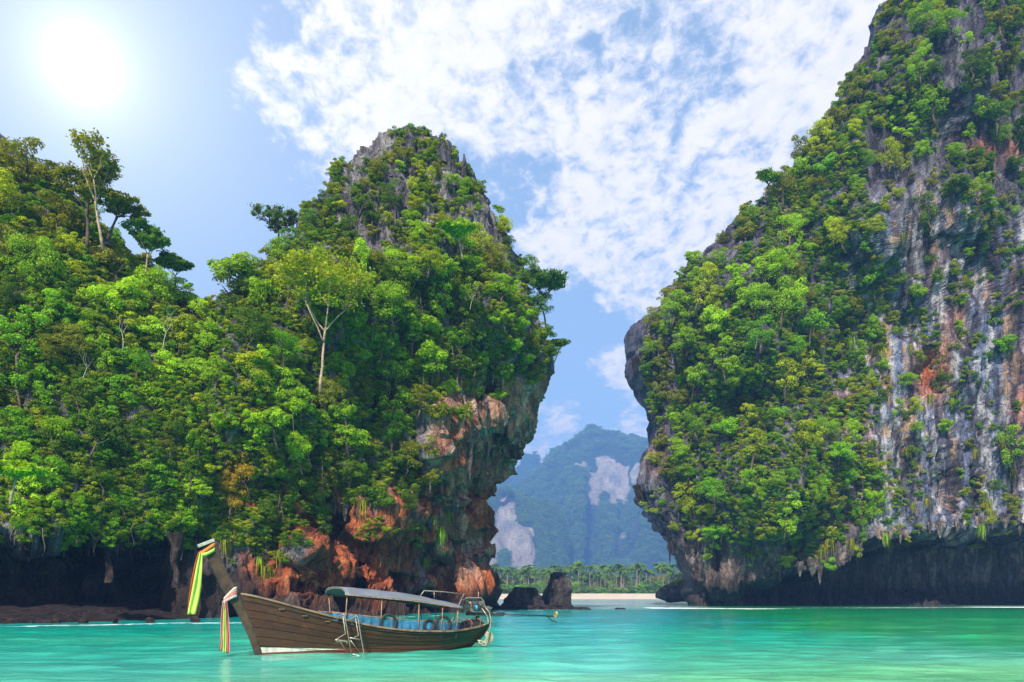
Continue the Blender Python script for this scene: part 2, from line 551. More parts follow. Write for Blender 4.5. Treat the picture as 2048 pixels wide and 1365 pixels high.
def right_colour(x, y, z, px, py, n):
    st = fbm(x * .42, y * .42, z * .030, 4, 51, .65)
    st2 = fbm(x * 1.1, y * 1.1, z * .055, 4, 53, .65)
    st3 = fbm(x * .8, y * .8, z * .05, 4, 57, .65)
    bl = fbm(x * .09, y * .09, z * .06, 4, 55)
    c = np.tile(np.array([.105, .100, .140]), (len(x), 1))
    c = pick(c, ss(-.1, .5, st2), (.21, .195, .23))
    wall = ss(1640, 1760, px + 40 * st) * ss(330, 470, py + 60 * bl)
    c = pick(c, wall * ss(-.35, .25, st), (.165, .20, .34))
    c = pick(c, wall * ss(.12, .42, st2), (.50, .49, .56))
    c = pick(c, wall * ss(.40, .62, st3), (.52, .33, .22))
    c = pick(c, ss(.12, .42, -st2) * .9, (.045, .040, .055))
    rd = np.exp(-(((px - 1862) / 38) ** 2 + ((py - 745) / 60) ** 2) ** 2) + .8 * np.exp(-(((px - 1910) / 18) ** 2 + ((py - 640) / 45) ** 2)) \
        + .9 * np.exp(-(((px - 1985) / 60) ** 2 + ((py - 300) / 26) ** 2)) + .7 * np.exp(-(((px - 2040) / 20) ** 2 + ((py - 800) / 120) ** 2)) + .3 * ss(.6, .9, bl + .3 * st)
    c = pick(c, rd * ss(-.5, .2, st2), (.50, .135, .050))
    c = pick(c, rd * ss(.1, .5, st3), (.60, .36, .22))
    nose = ss(1500, 1420, px) * ss(1040, 1100, py)
    c = pick(c, nose * ss(-.3, .4, st2) * .8, (.22, .095, .055))
    low = ss(1060, 1110, py + 30 * bl)
    c = pick(c, low * .7, (.135, .100, .088))
    c = pick(c, low * ss(.1, .5, st2) * ss(1170, 1110, py), (.34, .28, .25))
    c = pick(c, ss(5.5, 2.0, z + .8 * st2), (.055, .040, .040))
    return np.clip(c, .01, .8)

LIPL = [(-900, 1040), (0, 1066), (130, 1072), (250, 1078), (330, 1075), (440, 1080), (470, 1120), (500, 1180), (520, 1260)]
def design_left(px, py, x, z):
    lip = interp(LIPL, px) + 5 * fbm(px * .03, px * 0, px * 0, 3, 3)
    cave = ss(lip - 4, lip + 12, py) * ss(500, 440, px) * (1 - ss(1206, 1234, py))
    d = 8.5 * cave * (1 + .30 * fbm(px * .02, py * .012, px * 0, 3, 4))
    d = d - 4.5 * ss(1218, 1242, py) * ss(560, 440, px) * (1 + .25 * fbm(px * .02, py * 0, px * 0, 3, 8))
    d = d + hollows(px, py, [(560, 1120, 26, 22, 4), (655, 1040, 34, 36, 7), (590, 1200, 22, 22, 3)])
    return d

def design_head(px, py, x, z):
    d = hollows(px, py, [(655, 1045, 42, 38, 7), (960, 775, 34, 36, 6), (935, 990, 28, 34, 5), (985, 905, 30, 60, 4.0), (880, 1130, 40, 26, 5),
                         (790, 1165, 44, 16, 3), (700, 1180, 30, 22, 5), (920, 1195, 60, 14, 6), (570, 1110, 24, 28, 5), (1010, 970, 16, 20, 3),
                         (745, 800, 60, 70, 3.5), (1000, 1150, 20, 12, 3), (820, 1075, 20, 24, 3), (720, 1110, 16, 24, 3)])
    d = d - hollows(px, py, [(890, 900, 40, 75, 4.5), (860, 1060, 40, 40, 3), (760, 1040, 45, 50, 3), (620, 1130, 22, 60, 3), 
                             (700, 600, 90, 90, 4), (860, 520, 60, 60, 4), (520, 800, 80, 120, 6), (1000, 620, 70, 80, 3)])
    d = d - 6.0 * ss(1205, 1226, py) * ss(520, 600, px)
    return d

def design_right(px, py, x, z):
    lip = interp([(1340, 1200), (1380, 1186), (1480, 1180), (1520, 1165), (1600, 1152), (1690, 1130), (1740, 1095), (1850, 1072), (1950, 1060), (2050, 1052), (2400, 1050)], px)
    lip = lip + 9 * fbm(px * .02, px * 0, px * 0, 4, 5)
    cave = ss(lip - 6, lip + 16, py)
    d = 22 * cave * (.30 * ss(1378, 1396, px) + .70 * ss(1480, 1560, px))
    d = d - 9 * ss(1800, 1950, px) * ss(1195, 1210, py) * cave
    d = d + hollows(px, py, [(1400, 1190, 26, 16, 5), (1440, 1110, 14, 40, 4), (1330, 1060, 18, 40, 3), (1860, 745, 34, 50, 3.0), (1600, 1090, 30, 30, 4),
                             (1700, 700, 50, 90, 3), (1820, 640, 26, 40, 3), (1960, 560, 26, 40, 3), (1480, 820, 30, 40, 3), (1900, 980, 22, 60, 4), (1960, 980, 18, 50, 4)])
    d = d - hollows(px, py, [(1480, 640, 110, 160, 7), (1550, 950, 130, 110, 7), (1380, 860, 60, 160, 3), (1660, 300, 60, 120, 5), (1850, 160, 120, 90, 6), (1730, 480, 60, 80, 5), (1920, 430, 60, 50, 3)])
    return d

def dispA(s, big, fl, small):
    return lambda x, y, z, px, py: karst(x, y, z, s, big, fl, small)

def disp_head(x, y, z, px, py):
    d = karst(x, y, z, 2, 1.7, .75, .42)
    lo = ss(740, 900, py) * ss(420, 520, px)
    c1 = ridged(x * .22 + .3 * fbm(x * .3, y * .3, z * .3, 2, 77), y * .22, z * .26, 3, 71) - .45
    c2 = fbm(x * .55, y * .55, z * .42, 3, 73)
    c3 = vnoise(x * .34, y * .34, z * .30, 75)
    d = d + lo * (1.5 * c1 + .8 * c2 - 2.6 * ss(.30, .62, c3) + .60 * (ridged(x * 1.2, y * 1.2, z * .55, 3, 79) - .5))
    ovh = ss(745, 790, py) * ss(900, 950, px) * ss(1010, 930, py)      # slanting beds under the overhang
    return d + ovh * .8 * (ridged(x * .2, y * .2, (z - .55 * x) * .62, 3, 83) - .5)
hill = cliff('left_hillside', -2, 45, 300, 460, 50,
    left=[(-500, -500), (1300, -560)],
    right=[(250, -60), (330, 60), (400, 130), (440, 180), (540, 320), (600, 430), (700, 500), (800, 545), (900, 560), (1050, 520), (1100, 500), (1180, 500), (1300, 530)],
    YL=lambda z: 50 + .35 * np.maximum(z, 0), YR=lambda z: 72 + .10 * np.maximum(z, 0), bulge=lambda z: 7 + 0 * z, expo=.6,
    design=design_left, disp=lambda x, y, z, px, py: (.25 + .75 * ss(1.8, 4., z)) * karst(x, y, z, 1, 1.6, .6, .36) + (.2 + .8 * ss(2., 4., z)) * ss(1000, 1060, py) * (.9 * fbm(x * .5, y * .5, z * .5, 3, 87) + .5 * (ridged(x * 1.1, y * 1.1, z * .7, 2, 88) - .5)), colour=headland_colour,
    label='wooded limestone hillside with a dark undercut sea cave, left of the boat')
head = cliff('limestone_headland', -2, 53.4, 480, 560, 60,
    left=[(268, 812), (282, 785), (300, 755), (325, 720), (350, 692), (420, 652), (480, 600), (560, 545), (620, 450), (700, 400), (1300, 360)],
    right=[(268, 818), (285, 845), (305, 892), (330, 932), (350, 944), (400, 956), (430, 966), (470, 985), (540, 1030), (600, 1050), (660, 1085), (700, 1102), (735, 1112), (752, 1110), (790, 1090), (830, 1070), (870, 1055),
           (900, 1030), (930, 1012), (960, 995), (985, 975), (1000, 966), (1030, 960), (1060, 952), (1090, 940), (1110, 936), (1130, 944), (1150, 960), (1165, 972), (1182, 972), (1186, 955), (1196, 930), (1215, 925), (1300, 940)],
    YL=lambda z: np.interp(z, [0, 54], [70, 90]), YR=lambda z: np.interp(z, [0, 25, 54], [96, 96, 90]), bulge=lambda z: np.interp(z, [0, 27, 46, 54], [10, 12, 7, 1.5]), expo=.75,
    design=design_head, disp=disp_head, colour=headland_colour,
    label='steep limestone headland with a jagged peak and an orange stained overhanging foot')
rcl = cliff('right_cliff', -2, 135, 560, 560, 60,
    left=[(-700, 3000), (-500, 2400), (-300, 2080), (-120, 1900), (0, 1800), (60, 1780), (130, 1735), (200, 1690), (260, 1640), (330, 1580), (370, 1555), (420, 1530), (470, 1490), (530, 1435), (560, 1385), (590, 1335),
          (640, 1290), (700, 1278), (715, 1266), (750, 1268), (775, 1292), (850, 1292), (920, 1284), (985, 1282), (1000, 1300), (1040, 1320), (1080, 1346), (1110, 1362), (1140, 1372), (1165, 1380), (1190, 1395), (1240, 1400)],
    right=[(-800, 3050), (0, 2900), (1300, 2700)],
    YL=lambda z: 131 + 0 * z, YR=lambda z: 150 + 0 * z, bulge=lambda z: np.interp(z, [0, 60, 130], [15, 13, 4]), expo=.62,
    design=design_right, disp=dispA(3, 2.4, 1.1, .55), colour=right_colour,
    label='towering limestone cliff with hanging shrubs and a wide dark sea cave at its foot, right side', steep=1.0)

# ------------------------------------------------------------------ rocks by rings
def ring_rock(rows, Y, depth=.8, nz=60, nt=72, amp=.25, freq=1.0, seed=1, lean=0, zf=.7):
    """rows: (py, pxL, pxR) from top to bottom, at distance Y; returns local vertices, faces, origin"""
    rows = sorted(rows); pys = np.array([r[0] for r in rows], float)
    t = np.linspace(0, 1, nz); py = lerp(pys[-1], pys[0], t)
    L_ = np.interp(py, pys, [r[1] for r in rows]); R_ = np.interp(py, pys, [r[2] for r in rows])
    z = H + (HY - py) / F * Y; cx = ((L_ + R_) / 2 - CX) / F * Y; r = (R_ - L_) / 2 / F * Y
    th = np.linspace(0, 2 * math.pi, nt, endpoint=False)[None, :]
    X = cx[:, None] + r[:, None] * np.cos(th)
    Yy = Y + r[:, None] * depth * np.sin(th) + lean * z[:, None]
    Z = np.broadcast_to(z[:, None], X.shape).copy()
    a = amp * np.minimum(1, r[:, None] / (amp * 3 + 1e-6))
    d = a * (fbm(X * freq, Yy * freq, Z * freq * zf, 4, seed, .6) + .7 * (ridged(X * freq * 1.8, Yy * freq * 1.8, Z * freq * zf * .7, 3, seed + 5) - .5))
    X = X + d * np.cos(th); Yy = Yy + d * np.sin(th); Z = Z + .35 * a * fbm(X * freq * 1.4, Yy * freq * 1.4, Z * freq * 1.4, 3, seed + 9)
    P = np.stack([X, Yy, Z], -1).reshape(-1, 3)
    f = grid_faces(nz, nt, True)
    tp = P[-nt:].mean(0); bt = P[:nt].mean(0)
    P = np.vstack([P, tp, bt]); k = len(P)
    idx = np.arange(nt)
    f2 = np.stack([(nz - 1) * nt + idx, (nz - 1) * nt + (idx + 1) % nt, np.full(nt, k - 2)], -1)
    f3 = np.stack([(idx + 1) % nt, idx, np.full(nt, k - 1)], -1)
    tri = np.vstack([f[:, [0, 1, 2]], f[:, [0, 2, 3]], f2, f3])
    org = np.array([cx[0], Y, 0.0])
    return P, tri, org

def rock_obj(name, rows, Y, colf, label=None, parent=None, cat='rock', group=None, **kw):
    P, tri, org = ring_rock(rows, Y, **kw)
    cols = colf(P[:, 0], P[:, 1], P[:, 2])
    me = mesh_np(name, P - org, tri, True, ROCK, cols)
    o = link(name, me, parent, Vector(org))
    if label: tag(o, label, cat, group)
    return o

def sea_rock_col(x, y, z):
    a = fbm(x * .9, y * .9, z * .5, 4, 61); b = fbm(x * 2, y * 2, z * .5, 3, 63)
    c = np.tile(np.array([.060, .048, .050]), (len(x), 1))
    c = pick(c, ss(0, .6, a) * ss(1.0, 3.0, z), (.13, .105, .105))
    c = pick(c, ss(.2, .8, b) * ss(1.5, 3.5, z), (.19, .16, .155))
    c = pick(c, ss(.9, .2, z), (.035, .028, .030))
    return c

rock_obj('sea_stack', [(1145, 1106, 1124), (1150, 1102, 1132), (1160, 1101, 1137), (1170, 1098, 1142), (1180, 1092, 1144), (1190, 1088, 1140), (1200, 1085, 1140), (1210, 1084, 1146), (1222, 1076, 1156), (1232, 1070, 1160)],
         108, sea_rock_col, 'tall dark rock stack with a rounded head, tallest rock standing in the gap', amp=.35, freq=.9, seed=11)
rock_obj('sea_stack', [(1174, 1030, 1034), (1176, 1026, 1050), (1178, 1024, 1072), (1182, 1022, 1074), (1190, 1018, 1078), (1200, 1012, 1082), (1210, 1004, 1088), (1222, 990, 1092), (1232, 985, 1096)],
         105, sea_rock_col, 'broad low dark rock with a notched top, left of the tall stack', amp=.45, freq=1.1, seed=21)
rock_obj('sea_rock', [(1198, 985, 989), (1204, 984, 993), (1210, 982, 998), (1218, 976, 1006), (1230, 970, 1010)], 103, sea_rock_col,
         'small pointed dark rock next to the foot of the headland', amp=.2, freq=1.4, seed=31)
rock_obj('rock_shelf', [(1212, 985, 1100), (1215, 960, 1172), (1218, 950, 1180), (1221, 945, 1184), (1228, 940, 1190)], 102, sea_rock_col,
         'flat dark rock shelf just above the water around the stacks', depth=.10, nz=16, nt=160, amp=.35, freq=.9, seed=41)
rock_obj('sea_rock', [(1215, 1163, 1173), (1217, 1158, 1178), (1222, 1152, 1184), (1230, 1150, 1188)], 101, sea_rock_col,
         'low dark boulder at the right tip of the rock shelf', nz=14, nt=36, amp=.2, freq=1.3, seed=51)
rock_obj('sea_rock', [(1216, 1233, 1246), (1218, 1229, 1251), (1221, 1226, 1254), (1228, 1222, 1256)], 104, sea_rock_col,
         'lone flat rock awash in the middle of the gap', nz=14, nt=36, amp=.12, freq=1.3, seed=61)
rock_obj('sea_rock', [(1214, 1332, 1338), (1216, 1326, 1344), (1222, 1322, 1350)], 116, sea_rock_col,
         'tiny rock awash close to the right cliff', nz=14, nt=30, amp=.1, freq=1.3, seed=71)
def islet_col(x, y, z):
    c = sea_rock_col(x, y, z) * 1.6
    return pick(c, ss(3.0, 4.0, z + .4 * fbm(x, y, z, 3, 66)), (.17, .19, .04))
islet = rock_obj('rock_islet', [(1160, 1352, 1368), (1166, 1345, 1380), (1172, 1332, 1392), (1180, 1316, 1396), (1188, 1310, 1398), (1196, 1314, 1398), (1199, 1326, 1394), (1204, 1336, 1390)], 158, islet_col,
         'low dark rock islet topped with grass, beside the left foot of the right cliff', amp=.5, freq=.6, seed=81)

# stalactites hanging from the cave lips and the overhangs
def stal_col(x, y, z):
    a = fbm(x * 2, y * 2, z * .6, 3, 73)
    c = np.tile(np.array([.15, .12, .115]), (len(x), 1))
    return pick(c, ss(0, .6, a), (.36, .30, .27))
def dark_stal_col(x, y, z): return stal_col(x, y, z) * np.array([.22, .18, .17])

def front_buffer():
    B = 4; W, Hh = 2600 // B, 1800 // B
    z = np.full((Hh, W), 1e9); idx = np.full((Hh, W), -1, np.int64)
    P = np.vstack([s[0] for s in SURF]); Nn = np.vstack([s[1] for s in SURF])
    ids = np.concatenate([np.full(len(s[0]), i) for i, s in enumerate(SURF)])
    px, py = proj(P[:, 0], P[:, 1], P[:, 2])
    ix = ((px + 100) / B).astype(int); iy = ((py + 400) / B).astype(int)
    ok = (ix >= 1) & (ix < W - 1) & (iy >= 1) & (iy < Hh - 1) & (P[:, 1] > 5)
    sel = np.where(ok)[0]
    o = sel[np.argsort(-P[sel, 1])]
    for dx in (-1, 0, 1):
        for dy in (-1, 0, 1):
            yy, xx = iy[o] + dy, ix[o] + dx
            lin = yy * W + xx
            # last write wins: farthest first, nearest last
            tmpz = np.full(Hh * W, 1e9); tmpi = np.full(Hh * W, -1, np.int64)
            tmpz[lin] = P[o, 1]; tmpi[lin] = o
            tz = tmpz.reshape(Hh, W); ti = tmpi.reshape(Hh, W)
            pen = 0 if (dx == 0 and dy == 0) else .3
            b = tz + pen < z
            z[b] = tz[b] + pen; idx[b] = ti[b]
    def look(px, py):
        i = int((px + 100) / B); j = int((py + 400) / B)
        if not (0 <= i < W and 0 <= j < Hh) or idx[j, i] < 0: return None
        k = idx[j, i]
        return Vector(P[k]), Vector(Nn[k]), int(ids[k])
    return look
look = front_buffer()

# spires on the headland's peak
r0 = random.Random(8)
def spire_col(x, y, z):
    a = fbm(x * 1.5, y * 1.5, z * .3, 4, 71)
    c = np.tile(np.array([.085, .078, .09]), (len(x), 1))
    c = pick(c, ss(-.1, .6, a), (.16, .15, .165)); return pick(c, ss(.1, .6, -a), (.07, .065, .08))
for i, (cx_, top, w, bot) in enumerate([(817, 262, 13, 335), (803, 286, 8, 330), (866, 276, 8, 350), (884, 266, 10, 355), (897, 284, 7, 352), (928, 308, 6, 362), (909, 316, 7, 362),
                                        (838, 296, 9, 335), (789, 290, 8, 335), (706, 352, 12, 392), (948, 345, 7, 400)]):
    k_ = r0.uniform(-.3, .3)
    rock_obj('rock_spire', [(top, cx_ - 1.2, cx_ + 1.2), (top + 6, cx_ - w * (.45 + k_), cx_ + w * (.30 - k_)), (top + 16, cx_ - w * .62, cx_ + w * (.75 - k_)), (top + 30, cx_ - w * (.95 + k_), cx_ + w * .9), (top + 60, cx_ - w * 1.3, cx_ + w * 1.2)],
             look(cx_, min(bot, 350)) [0].y + .6 if look(cx_, min(bot, 350)) else 88, spire_col, parent=head, nz=44, nt=26, amp=.42, freq=1.1, zf=.22, seed=100 + i)


def hang(px, py, length, w, parent, colf, seed, Y=None, jag=.35):
    """a stalactite whose root is at photo row py"""
    if Y is None:
        q = look(px, py - 6)
        if q is None: return
        Y = q[0].y
    k = F / Y
    rows = [(py - 14, px - w, px + w), (py, px - w * .95, px + w * .9), (py + length * .35, px - w * .6, px + w * .62), (py + length * .7, px - w * .38, px + w * .3), (py + length, px - .5, px + .5)]
    rock_obj('stalactite', rows, Y + w / k * .5, colf, parent=parent, nz=22, nt=14, amp=w / k * jag, freq=1.4, seed=seed)
r_ = random.Random(3)
for i, px in enumerate([18, 52, 85, 128, 160, 178, 186, 235, 262, 300, 345, 392, 415, 455]):
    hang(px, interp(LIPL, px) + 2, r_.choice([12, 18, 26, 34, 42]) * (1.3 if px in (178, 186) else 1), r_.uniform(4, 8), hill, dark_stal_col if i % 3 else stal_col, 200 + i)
for i, (px, py, l, w) in enumerate([(1276, 985, 26, 9), (1290, 985, 18, 8), (1310, 1010, 22, 6), (1322, 1030, 20, 7), (1340, 1070, 62, 5), (1344, 1080, 36, 4), (1352, 1060, 40, 5), (1372, 1090, 26, 5),
                                    (1300, 992, 14, 6), (1284, 990, 10, 5), (1332, 1040, 22, 6), (1364, 1078, 40, 6), (1270, 730, 22, 7)]):
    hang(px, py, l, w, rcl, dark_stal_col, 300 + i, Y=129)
for i, (px, l, w) in enumerate([(1560, 22, 6), (1600, 30, 8), (1625, 40, 12), (1640, 44, 10), (1665, 26, 9), (1722, 30, 4), (1770, 20, 9), (1801, 34, 4), (1838, 16, 5), (1880, 22, 8), (1915, 26, 10), (1972, 44, 6), (1960, 28, 8), (1985, 26, 6),
                                (2010, 30, 10), (2040, 36, 12), (1535, 24, 7), (1700, 20, 6), (1860, 12, 5), (1930, 18, 6)]):
    ly = interp([(1340, 1230), (1480, 1215), (1510, 1165), (1600, 1150), (1690, 1130), (1740, 1095), (1850, 1072), (1950, 1060), (2050, 1052)], px)
    hang(px, ly - 12, l * (.55 if i % 3 else .95), w * (.6 + .5 * ((i * 7) % 5) / 4), rcl, stal_col, 340 + i, jag=.6)
for i, (px, py, l, w) in enumerate([(986, 752, 20, 4), (972, 820, 34, 5), (940, 900, 60, 8), (975, 900, 50, 6), (1010, 830, 22, 3), (1040, 870, 26, 3), (1058, 850, 24, 3), (1052, 955, 22, 4), (905, 1010, 26, 6), (860, 1050, 22, 6),
                                    (1000, 1060, 20, 3), (640, 1010, 18, 6), (668, 1012, 22, 6), (690, 1014, 30, 9), (1030, 960, 20, 4)]):
    hang(px, py, l, w, head, stal_col, 380 + i)

# thin roots and creepers hanging from the lips
vr = random.Random(9)
ROOTM = simple('dry_hanging_root', (.085, .065, .05), .9, var=.3, scale=4)
for k in range(70):
    c_ = vr.choice([0, 1, 1, 1, 2, 2])
    if c_ == 0: px = vr.uniform(0, 480); py = float(interp(LIPL, px)) - 14; ln = vr.uniform(18, 60)
    elif c_ == 1: px = vr.uniform(560, 990); py = vr.uniform(560, 1000); ln = vr.uniform(30, 90)
    else: px = vr.uniform(1340, 2040); py = vr.uniform(900, 1060); ln = vr.uniform(15, 50)
    q = look(px, py)
    if q is None: continue
    k_ = q[0].y / F; a_ = q[0] + q[1] * .8; sw = vr.uniform(-.4, .4)
    MB().tube([a_, a_ + Vector((sw * .5, -.2, -ln * k_ * .4)), a_ + Vector((sw, -.2, -ln * k_ * .75)), a_ + Vector((sw * .8, -.2, -ln * k_))], [.045, .04, .03, .015], 4).build('hanging_root', ROOTM, {0: hill, 1: head, 2: rcl}[q[2]] if q[2] < 3 else head, True)

# rock pillars standing in the left cave and along the orange foot
for i, (px, y0, y1, w, Y) in enumerate([(218, 1088, 1150, 7, 61), (352, 1092, 1160, 9, 62)]):
    a_, b_ = r0.uniform(-5, 5), r0.uniform(-4, 4)
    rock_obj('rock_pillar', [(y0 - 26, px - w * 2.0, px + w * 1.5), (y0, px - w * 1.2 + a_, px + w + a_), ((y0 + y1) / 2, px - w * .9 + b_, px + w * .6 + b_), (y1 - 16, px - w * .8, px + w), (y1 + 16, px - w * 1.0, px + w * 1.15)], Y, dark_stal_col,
             parent=hill, nz=50, nt=30, amp=.6, freq=1.0, seed=420 + i)

# boulders and rubble on the shore under the left cave
for i, px in enumerate([25, 60, 110, 165, 230, 300, 390]):
    w = r_.uniform(5, 10); y = 1243 - px * .012
    rock_obj('shore_boulder', [(y - w * .55, px - w * .4, px + w * .4), (y - w * .35, px - w * .8, px + w * .8), (y, px - w, px + w), (y + 6, px - w, px + w)], 53 + px * .004, dark_stal_col,
             'dark boulder lying on the shore ledge in front of the left cave', cat='boulder', group='boulders on the shore ledge under the left cave', nz=14, nt=22, amp=.15, freq=2, seed=450 + i)

# ------------------------------------------------------------------ far mountain, beach, sea
def mtn_colour(faces):
    def fn(x, y, z, px, py, n):
        x, y, z = x * .4, y * .4, z * .4
        a = fbm(x * .05, y * .05, z * .05, 4, 81); st = fbm(x * .12, y * .12, z * .012, 4, 83, .65)
        c = np.tile(np.array([.030, .065, .022]), (len(x), 1))
        c = pick(c, ss(-.2, .6, a), (.055, .10, .030))
        r = 0
        for (cx_, cy_, rx, ry) in faces:
            r = np.maximum(r, 1.35 - (((px - cx_ + 4 * a * rx * .12) / rx) ** 4 + ((py - cy_ + a * ry * .15) / ry) ** 4))
        r = ss(.25, .6, r + .30 * st + .25 * a)
        c = pick(c, r, (.50, .42, .33)); c = pick(c, r * ss(.15, .6, st), (.66, .58, .48)); c = pick(c, r * ss(.1, .5, -st), (.34, .32, .31))
        return c
    return fn
def mdisp(s, A):
    def fn(x, y, z, px, py):
        x, y, z = x / A, y / A, z / A
        return A * 11 * fbm(x * .012, y * .012, z * .012, 4, s) + A * 10 * (ridged(x * .018, y * .018, z * .010, 4, s + 4) - .5) + 1.2 * A * fbm(x * .2, y * .2, z * .1, 3, s + 7)
    return fn
MROCK = rock_material('distant_limestone', bump=1.5)
FACES1 = [(1205, 950, 26, 40), (1232, 968, 26, 44), (1190, 985, 16, 26), (1275, 948, 13, 26), (1165, 935, 10, 12), (1115, 1085, 4, 30)]
FACES2 = [(1012, 1050, 28, 60), (1044, 1102, 32, 52), (985, 1110, 16, 50), (1097, 1008, 6, 14)]
m1 = cliff('forested_mountain', -4, 415, 300, 420, 20,
    left=[(868, 1232), (876, 1200), (890, 1160), (905, 1128), (925, 1104), (950, 1086), (975, 1050), (1010, 1000), (1180, 900), (1300, 900)],
    right=[(868, 1246), (880, 1262), (900, 1290), (940, 1340), (1000, 1430), (1100, 1560), (1300, 1640)],
    YL=lambda z: 1975 + .4 * z, YR=lambda z: 1975 + .4 * z, bulge=lambda z: np.interp(z, [0, 415], [475, 20]), expo=.9,
    design=lambda px, py, x, z: -hollows(px, py, [(1150, 1000, 30, 120, 90), (1215, 930, 50, 60, 60), (1290, 1010, 40, 110, 80)]) + hollows(px, py, [(1180, 1060, 14, 80, 60), (1250, 1070, 16, 60, 60)]), disp=mdisp(200, 2.5), colour=mtn_colour(FACES1), dback=300, mat=MROCK,
    label='forested mountain with a pale rock face seen through the gap, fading blue')
m2 = cliff('forested_spur', -4, 204, 180, 300, 20,
    left=[(990, 1000), (1020, 900), (1180, 850), (1300, 850)],
    right=[(990, 1022), (1000, 1050), (1015, 1090), (1040, 1112), (1080, 1122), (1150, 1134), (1300, 1140)],
    YL=lambda z: 1500 + .3 * z, YR=lambda z: 1550 + .3 * z, bulge=lambda z: np.interp(z, [0, 204], [150, 20]), expo=.6,
    design=lambda px, py, x, z: 0 * px, disp=mdisp(210, 1.2), colour=mtn_colour(FACES2), dback=150, mat=MROCK,
    label='forested rock spur with tall white cliff faces behind the headland')
m3 = cliff('distant_peak', -4, 430, 60, 120, 14,
    left=[(938, 1056), (960, 1010), (1040, 900), (1300, 800)], right=[(938, 1064), (948, 1084), (975, 1110), (1100, 1200), (1300, 1250)],
    YL=lambda z: 2575 + 0 * z, YR=lambda z: 2575 + 0 * z, bulge=lambda z: np.interp(z, [0, 430], [150, 15]), expo=.8,
    design=lambda px, py, x, z: 0 * px, disp=mdisp(220, 1.5), colour=mtn_colour([(0, 0, 1, 1)]), dback=150, mat=MROCK,
    label='faint blue wooded peak farthest away, left of the forested mountain')

def sheet(name, x0, x1, y0, y1, nx, ny, zf, mat, label):
    X, Y = np.meshgrid(np.linspace(x0, x1, nx), np.linspace(y0, y1, ny)); Z = zf(X, Y)
    me = mesh_np(name, np.stack([X, Y, Z], -1).reshape(-1, 3), grid_faces(ny, nx, False), True, mat)
    return tag(link(name, me), label, kind='structure')
SAND = simple('pale_beach_sand', (.62, .50, .36), .9, var=.1, scale=.3, spec=.2)
EARTH = simple('forest_floor', (.05, .06, .03), .95, var=.3, scale=.05, spec=.1)
sheet('beach', -140, 260, 285, 366, 200, 60, lambda X, Y: (Y - 302) * .032 + .12 * fbm(X * .03, Y * .05, 0 * X, 3, 5), SAND, 'pale sand beach along the far shore in the gap')
sheet('ground', -2800, 2800, 364, 2900, 60, 60, lambda X, Y: np.where(Y > 380, 1.7, 1.5) + 0 * X, EARTH, 'flat wooded ground behind the far beach')
sheet('seabed', -2800, 2800, -190, 2900, 8, 8, lambda X, Y: 0 * X - 3.2, SAND, 'sandy sea bottom')

